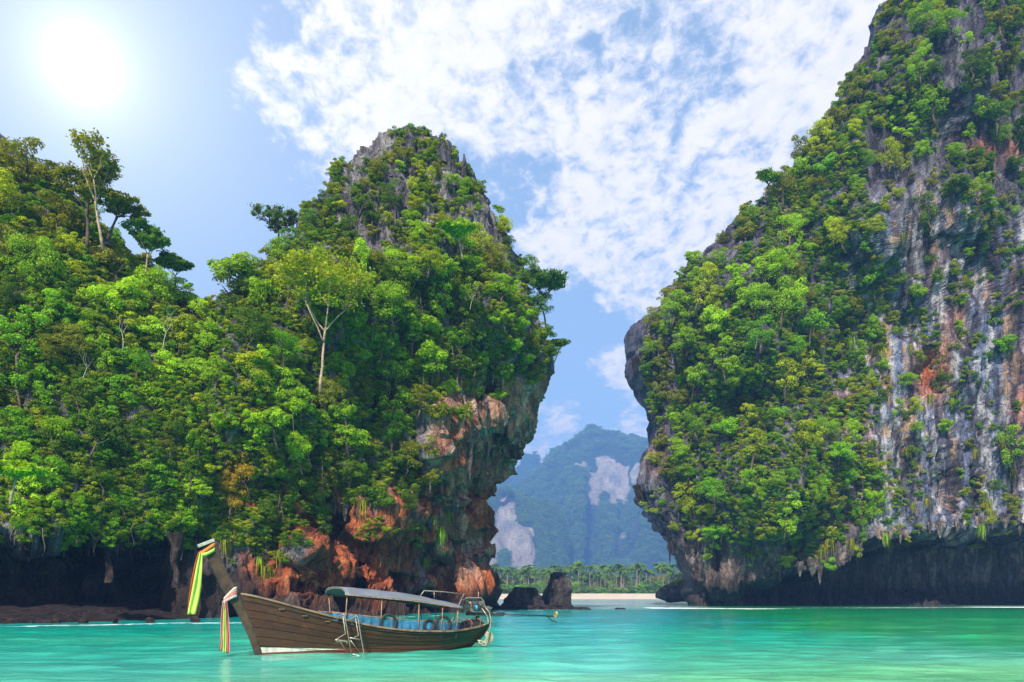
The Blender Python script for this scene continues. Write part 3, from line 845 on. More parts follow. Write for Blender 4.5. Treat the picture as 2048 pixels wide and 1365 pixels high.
def water_setup():
    t = NT('turquoise_sea')
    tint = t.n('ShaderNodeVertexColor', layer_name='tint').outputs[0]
    pos = t.n('ShaderNodeNewGeometry').outputs['Position']
    a = t.noise(t.scale(pos, (.55, .9, 1)), .8, 6, .6, .3)
    b = t.noise(t.scale(pos, (.5, 1., 1)), .16, 4, .55, .4)
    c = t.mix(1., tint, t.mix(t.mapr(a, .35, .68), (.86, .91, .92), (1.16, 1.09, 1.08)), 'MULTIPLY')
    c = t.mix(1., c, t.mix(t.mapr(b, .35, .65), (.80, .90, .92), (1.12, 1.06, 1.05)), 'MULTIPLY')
    foam_at = t.n('ShaderNodeAttribute', attribute_name='foam').outputs['Fac']
    fn = t.noise(t.scale(pos, (.5, 1.3, 1)), 2.2, 6, .7, .6)
    foam = t.mapr(t.math('ADD', foam_at, t.math('MULTIPLY', t.math('SUBTRACT', fn, .5), 1.6)), .62, .9)
    c = t.mix(foam, c, (.80, .84, .85))
    w1 = t.noise(t.scale(pos, (.8, 1.2, 1)), 2.4, 6, .65, .4)
    w2 = t.noise(t.scale(pos, (.8, 1.2, 1)), 7., 4, .6, .2)
    h = t.math('ADD', t.math('MULTIPLY', w1, .30), t.math('MULTIPLY', w2, .05))
    nrm = t.bump(h, .11, .8)
    rough = t.mix(foam, (.09, .09, .09), (.8, .8, .8))
    p = t.prin(c, rough, nrm, spec=.36)
    p.inputs['IOR'].default_value = 1.33
    ys = np.concatenate([np.linspace(-180, 8, 50, endpoint=False), np.geomspace(8, 330, 520), np.linspace(345, 420, 6)])
    u = np.linspace(-1, 1, 560); xs = np.sinh(u * 5.6) / np.sinh(5.6) * 2790
    X, Y = np.meshgrid(xs, ys)
    Z = .045 * fbm(X * .28, Y * .5, 0 * X, 3, 301) + .03 * fbm(X * 1.1 + .3 * Y, Y * 1.6, 0 * X, 3, 303)
    near = ss(140, 30, Y); Z = Z * near
    Z = Z + .09 * (1 - np.abs(vnoise(X * .06 + 2, Y * .28 + .25 * vnoise(X * .1, 0 * X, 0 * X, 9), 0 * X, 311)) * 2) * near * .6
    px, py = CX + F * X / np.maximum(Y, 3), HY + F * H / np.maximum(Y, 3)
    n = fbm(X * .05, Y * .08, 0 * X, 3, 305)
    # depth of the water: shallow pale sand close by and at the far beach, deeper teal between; darker green paints in the right cliff's reflection and shade
    sh = np.tile(np.array([.0, .0, .0]), X.shape + (1,))
    def C(*c): return np.array(c)[None, None, :]
    def mixc(a, b, m): m = np.clip(m, 0, 1)[..., None]; return a * (1 - m) + b * m
    col = C(.16, .60, .34) + 0 * sh
    col = mixc(col, C(.100, .56, .38), ss(19, 23, Y + 3 * n))
    col = mixc(col, C(.012, .47, .34), ss(22, 36, Y + 4 * n))
    col = mixc(col, C(.001, .37, .34), ss(36, 60, Y + 6 * n))
    col = mixc(col, C(.05, .45, .40), ss(-2, -9, X + 2 * n) * ss(34, 22, Y) * .7)
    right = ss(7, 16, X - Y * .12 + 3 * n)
    col = mixc(col, C(.003, .37, .13), right * ss(20, 34, Y))  # right cliff's reflection and shade, painted into the water colour
    col = mixc(col, C(.16, .60, .24), ss(4, 12, X + 1.5 * n) * ss(25, 18.5, Y) * .8)
    col = mixc(col, C(.030, .20, .13), ss(30, 60, X + 6 * n) * ss(85, 115, Y) * .8)  # shadow under the right cliff, painted as a darker tint
    gap = ss(-12, 0, X) * ss(34, 22, X)
    col = mixc(col, C(.42, .66, .72), ss(95, 125, Y + 4 * n) * gap)
    col = mixc(col, C(.50, .74, .84), ss(118, 170, Y + 6 * n) * .85)
    # foam: along the rocky shores
    foam = 0 * X
    def band(x, y, rx, ry, a): return a * np.exp(-(((X - x) / rx) ** 2 + ((Y - y) / ry) ** 2))
    shoreL = np.interp(X, [-80, -34, -25, -18, -12, -6], [48, 49.5, 53.0, 56, 62, 75])
    foam = np.maximum(foam, .78 * np.exp(-((Y - shoreL + 1.4) / 1.8) ** 2) * (X < -6))
    shoreR = np.interp(X, [20, 30, 50, 70, 90, 120], [121, 116, 122, 128, 124, 120])
    foam = np.maximum(foam, 1.0 * np.exp(-((Y - shoreR + 8) / 8) ** 2) * (X > 19) * (.75 + .3 * n))
    foam = np.maximum(foam, .60 * np.exp(-((Y - 97) / 4) ** 2) * ss(-10, -4, X) * ss(14, 8, X))
    foam = np.maximum(foam, .58 * np.exp(-((Y - 108) / 10) ** 2) * ss(6, 12, X) * ss(26, 18, X))
    foam = np.maximum(foam, .55 * np.exp(-((Y - 165) / 40) ** 2) * gap)
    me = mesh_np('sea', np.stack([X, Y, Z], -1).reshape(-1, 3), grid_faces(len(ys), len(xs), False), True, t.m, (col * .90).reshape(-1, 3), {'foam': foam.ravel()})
    tag(link('sea', me), 'clear turquoise sea, paler green towards the camera and white towards the far beach', kind='structure')
water_setup()

# ------------------------------------------------------------------ vegetation meshes
def leaf_quads(P, Nrm, size, rnd, aspect=.55, droop=0.0):
    """one folded-diamond leaf (4 verts) at each point"""
    n = len(P)
    a = rnd.normal(size=(n, 3)); a[:, 2] -= droop
    t = a - Nrm * (a * Nrm).sum(1, keepdims=True); t /= np.maximum(np.linalg.norm(t, axis=1, keepdims=True), 1e-6)
    b = np.cross(Nrm, t)
    L_ = size[:, None]
    v = np.stack([P - t * L_ * .5, P + b * L_ * aspect * .5 + Nrm * L_ * .06, P + t * L_ * .5, P - b * L_ * aspect * .5 + Nrm * L_ * .06], 1)
    return v.reshape(-1, 3)

def unit(a): return a / np.maximum(np.linalg.norm(a, axis=1, keepdims=True), 1e-6)

def foliage(name, lobes, leaves_per, lsize, seed, up=.35, flat=.75, aspect=.6):
    """lobes: (x, y, z, r)"""
    rnd = np.random.default_rng(seed); V = []; T = []
    for (x, y, z, r) in lobes:
        n = int(leaves_per * r * r / (.33 ** 2)) + 10
        d = unit(rnd.normal(size=(n, 3))); d[:, 2] = np.where((d[:, 2] < -.25) & (rnd.random(n) < .75), -d[:, 2] * .8, d[:, 2]); d = unit(d)
        bump_ = 1 + .22 * vnoise(d[:, 0] * 2.6 + x * 5, d[:, 1] * 2.6 + y * 5, d[:, 2] * 2.6, seed)
        rad = r * bump_ * (1 - .38 * rnd.random(n) ** 2.2)
        P = np.array([x, y, z]) + d * rad[:, None] * np.array([1, 1, flat])
        nn = unit(d * .9 + rnd.normal(size=(n, 3)) * .55 + np.array([0, 0, up]))
        V.append(leaf_quads(P, nn, lsize * (.6 + .8 * rnd.random(n)), rnd, aspect))
        tl = rnd.random() * .45
        T.append(np.repeat(np.clip(tl + .55 * rnd.random(n), 0, 1), 4))
    V = np.vstack(V); T = np.concatenate(T)
    return V, T

def leaf_mesh(name, V, T, mat):
    return mesh_np(name, V, np.arange(len(V)).reshape(-1, 4), False, mat, None, {'leaf_tint': T})

def crown_lobes(rnd, n, wide=1.0, tall=.7, rmin=.24, rmax=.42):
    L = []
    for k in range(n * 12):
        if len(L) >= n: break
        u = rnd.random() * 2 * math.pi; c = rnd.random() ** .75
        x = math.cos(u) * c * .78 * wide; y = math.sin(u) * c * .78 * wide
        z = tall * math.sqrt(max(0, 1 - (c * .8) ** 2)) * rnd.choice([1, .9, .7, .35, 0, -.35]) + rnd.uniform(-.12, .12)
        r = rnd.uniform(rmin, rmax) * (1.1 - .35 * c)
        if all((x - q[0]) ** 2 + (y - q[1]) ** 2 + (z - q[2]) ** 2 > (.42 * (r + q[3])) ** 2 for q in L): L.append((x, y, z, r))
    return L

CROWNS = []
for i in range(10):
    rr = random.Random(100 + i)
    L_ = crown_lobes(rr, [20, 24, 18, 28, 22, 16, 26, 20, 30, 18][i], wide=[1, .9, 1.05, 1, .8, 1.1, .95, 1, 1, .85][i], tall=[.7, 1.0, .5, .8, 1.25, .4, .9, .65, .75, 1.1][i], rmin=.20, rmax=.36)
    V, T = foliage('crown', L_, 250, [.085, .075, .095, .07, .08, .09, .075, .1, .065, .085][i], 500 + i)
    CROWNS.append((V, T))
    print('crown', i, len(L_), len(V) // 4)
# small shrubs: few lobes, bigger leaves in proportion
SHRUBS = []
for i in range(8):
    rr = random.Random(300 + i)
    L_ = crown_lobes(rr, [7, 9, 6, 11, 8, 5, 10, 7][i], wide=[1, 1.1, .85, 1, .9, 1.1, 1, .8][i], tall=[.7, .5, 1.0, .7, .9, .5, .6, 1.1][i], rmin=.30, rmax=.46)
    V, T = foliage('shrub', L_, 150, [.13, .12, .14, .11, .15, .12, .10, .14][i], 600 + i)
    SHRUBS.append((V, T))
# hanging tufts of grass
TUFTS = []
for i in range(3):
    rnd = np.random.default_rng(700 + i); V = []; T = []
    for k in range(64):
        a = rnd.random() * 2 * math.pi; l = rnd.uniform(.3, 1.5); w = rnd.uniform(.012, .028); out_ = rnd.uniform(.15, .6)
        d = np.array([math.cos(a), math.sin(a), 0.]); sd = np.array([-d[1], d[0], 0]) * w
        o_ = rnd.normal(size=3) * .12
        p1 = o_ + d * out_ * .6 + np.array([0, 0, .22 * l]); p2 = o_ + d * out_ + np.array([0, 0, -l * .45]); p3 = o_ + d * out_ * 1.05 + np.array([0, 0, -l])
        V += [o_ - sd, o_ + sd, p1 + sd, p1 - sd, p1 - sd, p1 + sd, p2 + sd, p2 - sd, p2 - sd, p2 + sd, p3 + sd * .2, p3 - sd * .2]
        T += [rnd.random()] * 12
    TUFTS.append((np.array(V), np.array(T)))

_mc = {}
def crown_mesh(kind, i, spec):
    key = (kind, i, spec)
    if key not in _mc:
        V, T = {'c': CROWNS, 's': SHRUBS, 't': TUFTS}[kind][i]
        nm = {'c': 'crown', 's': 'shrub', 't': 'grass_tuft'}[kind]
        _mc[key] = leaf_mesh(nm, V, T, LEAFMIX if spec == 'mix' else LEAF[spec])
    return _mc[key]

def trunk_mesh(seed, mat):
    """trunk with a few forking limbs; unit crown above: trunk from z=-1.1 to .5"""
    rr = random.Random(seed); mb = MB()
    p = [Vector((0, 0, -1.15)), Vector((rr.uniform(-.06, .06), rr.uniform(-.06, .06), -.6)), Vector((rr.uniform(-.1, .1), rr.uniform(-.1, .1), -.15)), Vector((rr.uniform(-.1, .1), rr.uniform(-.1, .1), .3))]
    mb.tube(p, [.06, .05, .042, .02], 6)
    for k in range(6):
        a = k * 1.05 + rr.random(); b0 = p[1].lerp(p[2], rr.random()) if k < 3 else p[2].lerp(p[3], rr.random() * .7)
        e = b0 + Vector((math.cos(a) * .6, math.sin(a) * .6, rr.uniform(.25, .5)))
        mid = b0.lerp(e, .5) + Vector((0, 0, -.06))
        mb.tube([b0, mid, e], [.028, .02, .008], 5)
    return mb.mesh('trunk', mat, True)
TRUNKS = [trunk_mesh(i, DARKBARK) for i in range(4)]

# ------------------------------------------------------------------ where plants grow (one digit per 64 px of the photo)
DENS = [
    "00000000000000000000000000078647",
    "00000000000000000000000000778579",
    "00000000000000000000000009868579",
    "00000000000000000000000099986589",
    "00000000000047220000000999866578",
    "99000000005566670000000999666465",
    "99920000035766750000000998556454",
    "99992000289676760000000899565444",
    "99999200999998987000089986565443",
    "99999999999999898700069999866423",
    "99999999999999897700499998886422",
    "99999999999999888700599999878322",
    "99999999999999610000699999664312",
    "99999999999992000000699998743322",
    "99999999999993000000699998983233",
    "99999999999993000000289999643235",
    "89999999998642000000068999653343",
    "00000001300000000000001577421131",
    "00000000000000000000000001000000",
    "00000000000000000000000000000000",
    "00000000000000000000000000000000",
    "00000000000000000000000000000000",
]
def dens(px, py):
    c = int(px // 64); r = int(py // 64)
    c = min(max(c, 0), 31); r = min(max(r, 0), 21)
    d = int(DENS[r][c]) / 9
    return d * (.50 if px > 1770 and py > 400 else .65 if px > 1800 else 1) * (.5 if px > 600 and px < 1000 and py > 985 else 1)

def species(px, py, rr, cid):
    """which kind of leaf grows where, following the drifts of colour in the photo"""
    n = float(fbm(np.array([px * .006]), np.array([py * .008]), np.array([cid * 3.]), 2, 901)[0]) + rr.uniform(-.35, .35)
    def near(x, y, rx, ry): return ((px - x) / rx) ** 2 + ((py - y) / ry) ** 2 < 1
    if cid == 2:
        if near(1420, 520, 190, 330) or near(1560, 560, 110, 140): opts = ['lime', 'yellow', 'mid', 'lime', 'olive', 'emerald'] if py < 720 else ['mid', 'emerald', 'lime', 'olive']
        elif py < 420: opts = ['yellow', 'olive', 'lime', 'mid', 'yellow', 'deep', 'olive', 'mid']
        elif px > 1760: opts = ['deep', 'olive', 'deep', 'mid', 'yellow']
        elif py > 900: opts = ['mid', 'emerald', 'deep', 'yellow', 'emerald', 'lime']
        else: opts = ['mid', 'yellow', 'olive', 'emerald', 'deep', 'lime']
    else:
        if near(470, 960, 60, 110): return 'amber' if n > -.2 else 'yellow'
        if near(330, 640, 160, 90) or near(560, 860, 190, 90) or near(560, 780, 130, 60): opts = ['lime', 'emerald', 'lime', 'mid', 'yellow']
        elif near(620, 620, 120, 120): opts = ['yellow', 'lime', 'mid']
        elif px < 170 and py < 640: opts = ['olive', 'yellow', 'olive', 'mid', 'deep']
        elif px < 480: opts = ['emerald', 'mid', 'deep', 'emerald', 'deep', 'olive'] if py > 700 else ['mid', 'olive', 'emerald', 'deep']
        elif py < 520: opts = ['olive', 'deep', 'mid', 'yellow', 'deep']
        elif px > 940: opts = ['blue', 'deep', 'olive', 'mid', 'blue']
        elif py > 880: opts = ['deep', 'olive', 'deep', 'mid', 'amber', 'deep']
        else: opts = ['mid', 'deep', 'olive', 'lime', 'emerald']
    return opts[int((n * .5 + .5) * len(opts)) % len(opts)]

COLW = {'deep': 'dark green', 'mid': 'mid green', 'emerald': 'emerald green', 'lime': 'lime green', 'yellow': 'yellow green', 'olive': 'dull olive', 'amber': 'golden yellow', 'blue': 'blue green'}
def zone(px, py, cid):
    if cid == 2:
        h = 'near the frame top' if py < 150 else 'high up' if py < 340 else 'upper part' if py < 520 else 'halfway down' if py < 720 else 'lower half' if py < 900 else 'above the cave'
        if py < 620 and px < 1560 + (340 - py) * .55: s = 'skyline edge'
        elif px < 1420: s = 'left shoulder'
        elif px < 1620: s = 'leafy flank'
        elif px < 1780: s = 'middle'
        elif px < 1920: s = 'streaked face'
        else: s = 'far right side'
        return "on the right cliff's " + s + ', ' + h
    if px > 940 and py > 430: return "at the headland's right brow" + (', above the overhang' if py > 620 else ', below the peak' if py < 560 else '')
    if py < 400 and px > 600: return 'among the grey crags of the headland peak'
    if py < 480 and px > 600: return 'just below the headland peak' + (', left side' if px < 760 else '')
    if px > 560 and py < 600: return "on the headland's upper slope" + (', left side' if px < 720 else '')
    if px > 700 and py < 760: return 'in the middle of the headland slope'
    if px > 560 and py < 760: return 'around the tall bare-trunked tree'
    if px > 780: return 'beside the orange overhang'
    if px > 560 and py > 920: return 'over the orange rock behind the canopy'
    if px > 500: return 'in the gully left of the overhang' if py < 900 else 'over orange rock above the boat'
    if py < 480: return 'at top left on the skyline'
    if py < 620: return 'on the left hillside ridge' + (', left border' if px < 170 else '')
    if py < 760: return 'on the upper left hillside, ' + ('left border' if px < 170 else 'centre' if px < 400 else 'near the gully')
    if py < 900: return 'halfway down the left hillside, ' + ('left border' if px < 170 else 'centre' if px < 360 else 'right shoulder')
    return 'just above the left cave' + (', left border' if px < 140 else ', near the prow' if px > 340 else '')
CID = {0: 0, 1: 1, 2: 2}
GRP = {0: 'trees covering the left hillside', 1: 'trees covering the headland', 2: 'shrubs growing on the right cliff'}

placed = []; by_label = {}
def add_plant(px, py, rpx, spec=None, kind=None, seed=None, label=None):
    q = look(px, py)
    if q is None: return False
    p, n, cid = q
    if cid > 2: return False
    rr = random.Random(int(px * 977 + py * 131))
    spec = spec or species(px, py, rr, cid)
    R = rpx / F * p.y
    tree = rpx >= 26 if cid < 2 else rpx >= 30
    if kind == 'tree': tree = True
    c = p + Vector((n.x, n.y, max(n.z, 0) + .15)) * R * (.42 if not tree else .5)
    c.z = p.z - R * .15 if not tree else p.z - R * .08
    i = rr.randrange(len(CROWNS)) if rpx >= 17 else rr.randrange(len(SHRUBS))
    me = crown_mesh('c' if rpx >= 17 else 's', i, spec)
    sz = (R * rr.uniform(.8, 1.3), R * rr.uniform(.8, 1.3), R * rr.uniform(.75, 1.3))
    rot = (rr.uniform(-.4, .3), rr.uniform(-.3, .3), rr.uniform(0, 6.28))
    size = 'large' if rpx > 34 else 'small' if rpx < 17 else ''
    shape = ['broad', 'upright', 'spreading', 'dense', 'tall', 'flat-topped', 'full', 'loose', 'bushy', 'upright'][i] if rpx >= 17 else ['rounded', 'low', 'upright', 'dense', 'rounded', 'low', 'spreading', 'upright'][i]
    what = 'tree' if tree else 'shrub'
    z = zone(px, py, cid)
    lab = label or ' '.join(f"{size} {shape} {COLW[spec]} {what} {z}".split()[:16])
    if tree:
        e = link('jungle_tree', None, None, c); e.scale = sz; e.rotation_euler = rot
        link('crown', me, e); link('trunk', TRUNKS[rr.randrange(4)], e)
        tag(e, lab, 'tree', GRP[cid])
    else:
        e = link('cliff_shrub', me, None, c); e.scale = sz; e.rotation_euler = rot
        tag(e, lab, 'shrub', GRP[cid])
    placed.append((px, py, rpx, cid)); by_label.setdefault(lab, []).append((px, py, e))
    return True

# plants read off the photo one by one: (x, y, radius, kind of leaf)
HAND = [
    (45, 345, 62, 'olive'), (105, 375, 44, 'olive'), (20, 430, 70, 'yellow'), (95, 455, 60, 'olive'), (15, 520, 60, 'olive'), (85, 545, 62, 'mid'), (150, 500, 40, 'yellow'),
    (160, 560, 34, 'yellow'), (220, 520, 44, 'olive'), (260, 545, 36, 'mid'), (20, 600, 46, 'deep'), (110, 620, 40, 'emerald'), (200, 600, 44, 'lime'), (250, 590, 46, 'lime'), (310, 590, 44, 'lime'),
    (360, 600, 40, 'lime'), (240, 650, 42, 'yellow'), (300, 660, 40, 'lime'), (360, 660, 40, 'yellow'), (400, 640, 36, 'lime'), (420, 690, 36, 'lime'), (30, 680, 48, 'emerald'), (90, 700, 36, 'olive'), (150, 700, 38, 'olive'),
    (210, 720, 36, 'lime'), (270, 730, 36, 'emerald'), (330, 730, 36, 'lime'), (380, 740, 34, 'mid'), (440, 750, 34, 'mid'), (20, 770, 44, 'emerald'), (80, 790, 36, 'emerald'), (150, 800, 30, 'deep'), (230, 790, 44, 'emerald'),
    (300, 800, 38, 'mid'), (360, 810, 36, 'deep'), (420, 820, 34, 'mid'), (30, 860, 42, 'emerald'), (100, 870, 40, 'mid'), (190, 870, 40, 'deep'), (270, 880, 42, 'deep'), (340, 890, 34, 'olive'), (400, 890, 32, 'mid'),
    (40, 940, 44, 'lime'), (100, 960, 42, 'emerald'), (30, 1000, 44, 'lime'), (110, 1010, 34, 'mid'), (190, 960, 34, 'deep'), (250, 1010, 36, 'emerald'), (330, 960, 40, 'emerald'), (380, 980, 30, 'lime'), (345, 1030, 30, 'mid'), (200, 1025, 30, 'deep'), (395, 1025, 26, 'mid'),
    (500, 560, 60, 'mid'), (470, 600, 44, 'deep'), (540, 600, 48, 'mid'), (500, 660, 44, 'deep'), (470, 540, 40, 'lime'), (560, 700, 44, 'emerald'), (510, 740, 40, 'lime'), (500, 770, 36, 'yellow'), (560, 780, 40, 'lime'),
    (600, 820, 44, 'lime'), (540, 850, 44, 'lime'), (660, 800, 36, 'olive'), (690, 830, 36, 'lime'), (640, 870, 40, 'mid'), (700, 880, 40, 'lime'), (590, 900, 36, 'lime'), (530, 920, 36, 'yellow'), (500, 880, 34, 'lime'), (480, 950, 34, 'amber'), (470, 1000, 30, 'amber'),
    (440, 960, 26, 'amber'), (760, 790, 42, 'emerald'), (800, 830, 44, 'mid'), (840, 800, 34, 'olive'), (770, 860, 34, 'emerald'), (780, 920, 34, 'deep'), (830, 920, 40, 'olive'), (860, 960, 30, 'olive'), (700, 950, 36, 'deep'), (640, 950, 34, 'olive'), (740, 990, 32, 'deep'), (590, 970, 26, 'deep'), (700, 1000, 30, 'mid'),
    (720, 560, 40, 'lime'), (760, 610, 44, 'mid'), (810, 540, 50, 'lime'), (850, 530, 36, 'yellow'), (800, 600, 46, 'deep'), (870, 600, 44, 'mid'), (830, 660, 46, 'mid'), (760, 690, 44, 'emerald'), (900, 690, 36, 'emerald'), (850, 720, 44, 'mid'), (900, 740, 34, 'deep'), (780, 740, 36, 'mid'),
    (900, 480, 40, 'lime'), (950, 490, 36, 'yellow'), (990, 520, 34, 'olive'), (930, 540, 34, 'mid'), (1000, 580, 36, 'mid'), (1050, 560, 32, 'blue'), (1075, 610, 34, 'blue'), (950, 600, 34, 'mid'), (1000, 640, 30, 'mid'), (1040, 650, 24, 'lime'), (930, 660, 30, 'deep'), (1090, 660, 24, 'blue'), (1100, 710, 20, 'deep'), (1020, 690, 22, 'lime'), (1060, 690, 22, 'olive'),
    (650, 520, 30, 'mid'), (590, 480, 30, 'blue'), (620, 440, 22, 'blue'), (560, 510, 28, 'mid'), (620, 560, 34, 'mid'), (690, 470, 26, 'deep'), (720, 410, 30, 'deep'), (680, 415, 20, 'yellow'), (790, 400, 30, 'deep'), (820, 440, 28, 'mid'), (840, 470, 28, 'lime'), (780, 440, 20, 'yellow'), (880, 440, 18, 'yellow'),
    (800, 310, 20, 'olive'), (825, 305, 16, 'olive'), (800, 335, 14, 'lime'), (870, 340, 20, 'olive'), (900, 360, 24, 'mid'), (935, 350, 18, 'deep'), (860, 365, 20, 'yellow'), (750, 345, 20, 'olive'), (720, 370, 16, 'olive'), (740, 440, 26, 'deep'), (660, 420, 18, 'deep'), (930, 380, 20, 'mid'),
    # right cliff
    (1310, 640, 22, 'olive'), (1300, 690, 20, 'mid'), (1340, 650, 26, 'mid'), (1330, 592, 20, 'olive'), (1296, 760, 18, 'olive'), (1296, 820, 18, 'mid'), (1300, 865, 18, 'olive'), (1452, 478, 20, 'olive'), (1432, 515, 22, 'mid'), (1402, 558, 24, 'lime'), (1478, 448, 18, 'olive'), (1505, 425, 22, 'mid'), (1370, 575, 20, 'olive'), (1420, 600, 26, 'yellow'),
    (1360, 620, 34, 'mid'), (1410, 580, 34, 'yellow'), (1460, 560, 30, 'lime'), (1530, 540, 46, 'lime'), (1500, 600, 44, 'lime'), (1560, 600, 44, 'lime'), (1440, 640, 36, 'lime'), (1380, 690, 34, 'mid'), (1320, 720, 26, 'olive'), (1340, 780, 28, 'olive'), (1400, 760, 34, 'mid'), (1450, 720, 34, 'mid'), (1520, 680, 38, 'emerald'),
    (1600, 650, 36, 'emerald'), (1580, 700, 30, 'emerald'), (1560, 760, 36, 'yellow'), (1480, 790, 36, 'olive'), (1610, 730, 30, 'yellow'), (1400, 850, 34, 'mid'), (1460, 860, 34, 'emerald'), (1530, 850, 32, 'deep'), (1520, 900, 36, 'yellow'), (1600, 880, 34, 'yellow'), (1640, 860, 30, 'mid'), (1660, 900, 36, 'emerald'), (1700, 870, 28, 'lime'), (1740, 930, 24, 'yellow'), (1320, 880, 26, 'olive'), (1330, 950, 28, 'olive'), (1390, 930, 34, 'mid'),
    (1440, 980, 36, 'emerald'), (1380, 1000, 30, 'yellow'), (1500, 960, 34, 'mid'), (1570, 1040, 36, 'lime'), (1620, 980, 30, 'mid'), (1440, 1070, 30, 'emerald'), (1500, 1040, 30, 'deep'), (1660, 1000, 26, 'olive'), (1420, 1100, 16, 'lime'),
    (1690, 470, 32, 'yellow'), (1740, 460, 26, 'yellow'), (1760, 320, 34, 'yellow'), (1800, 320, 24, 'yellow'), (1660, 330, 26, 'emerald'), (1600, 340, 34, 'mid'), (1560, 380, 34, 'olive'), (1640, 280, 30, 'yellow'), (1690, 230, 34, 'olive'), (1720, 190, 30, 'olive'), (1850, 220, 36, 'mid'), (1830, 150, 34, 'lime'), (1890, 60, 36, 'mid'), (1930, 140, 38, 'deep'), (1840, 40, 30, 'mid'), (1990, 50, 30, 'olive'),
    (2010, 130, 30, 'olive'), (1980, 230, 36, 'deep'), (2030, 260, 34, 'deep'), (1790, 390, 18, 'yellow'), (1900, 310, 24, 'mid'), (1910, 380, 30, 'deep'), (1860, 430, 30, 'deep'), (1960, 370, 20, 'mid'), (1980, 450, 26, 'deep'), (1740, 560, 34, 'emerald'), (1790, 560, 24, 'deep'), (1830, 590, 24, 'mid'), (1560, 470, 36, 'lime'), (1500, 470, 30, 'olive'), (1620, 440, 28, 'mid'), (1520, 345, 22, 'mid'), (2010, 690, 24, 'emerald'), (2030, 905, 38, 'mid'), (1990, 640, 16, 'deep'), (1810, 760, 22, 'mid'), (1890, 850, 20, 'mid'), (1720, 700, 24, 'mid'),
]
nh = sum(add_plant(x, y, r, sp) for x, y, r, sp in HAND)
# the rest of the separate plants, spaced out like the photo's
rr = random.Random(11)
count = {0: 0, 1: 0, 2: 0}
for (_, _, _, c_) in placed: count[c_] += 1
LIMIT = {0: 112, 1: 165, 2: 285}
for k in range(9000):
    px = rr.uniform(-10, 2058); py = rr.uniform(0, 1140)
    d_ = dens(px, py)
    if rr.random() > d_ ** 1.3: continue
    q = look(px, py)
    if q is None or q[2] > 2 or (py < 300 and px < 1000): continue
    c_ = q[2]
    if count[c_] >= LIMIT[c_]: continue
    if c_ == 2: r = rr.uniform(13, 24) * (.75 if px > 1760 and py > 330 else 1)
    elif c_ == 1: r = rr.uniform(15, 26) * (.7 if py < 430 else 1)
    else: r = rr.uniform(20, 32)
    if any((px - a) ** 2 + (py - b) ** 2 < (.62 * (r + s_)) ** 2 for (a, b, s_, c2) in placed): continue
    if add_plant(px, py, r): count[c_] += 1
for lab, lst in by_label.items():
    if len(lst) < 2: continue
    rx = max(a[0] for a in lst) - min(a[0] for a in lst); ry = max(a[1] for a in lst) - min(a[1] for a in lst)
    k_ = 0 if rx > ry else 1
    lst.sort(key=lambda a: a[k_])
    words = (['left', 'right'] if k_ == 0 else ['higher', 'lower']) if len(lst) == 2 else ((['leftmost', 'middle', 'rightmost'] if k_ == 0 else ['highest', 'middle', 'lowest']) if len(lst) == 3 else None)
    if words:
        for w_, (_, _, e_) in zip(words, lst):
            if len(lab.split()) < 16: e_['label'] = w_ + ' ' + lab
            else: e_['label'] = w_ + ' ' + ' '.join(lab.split()[:-1]) if lab.split()[0] not in ('large', 'small') else w_ + ' ' + ' '.join(lab.split()[1:])
print('plants', len(placed), count)

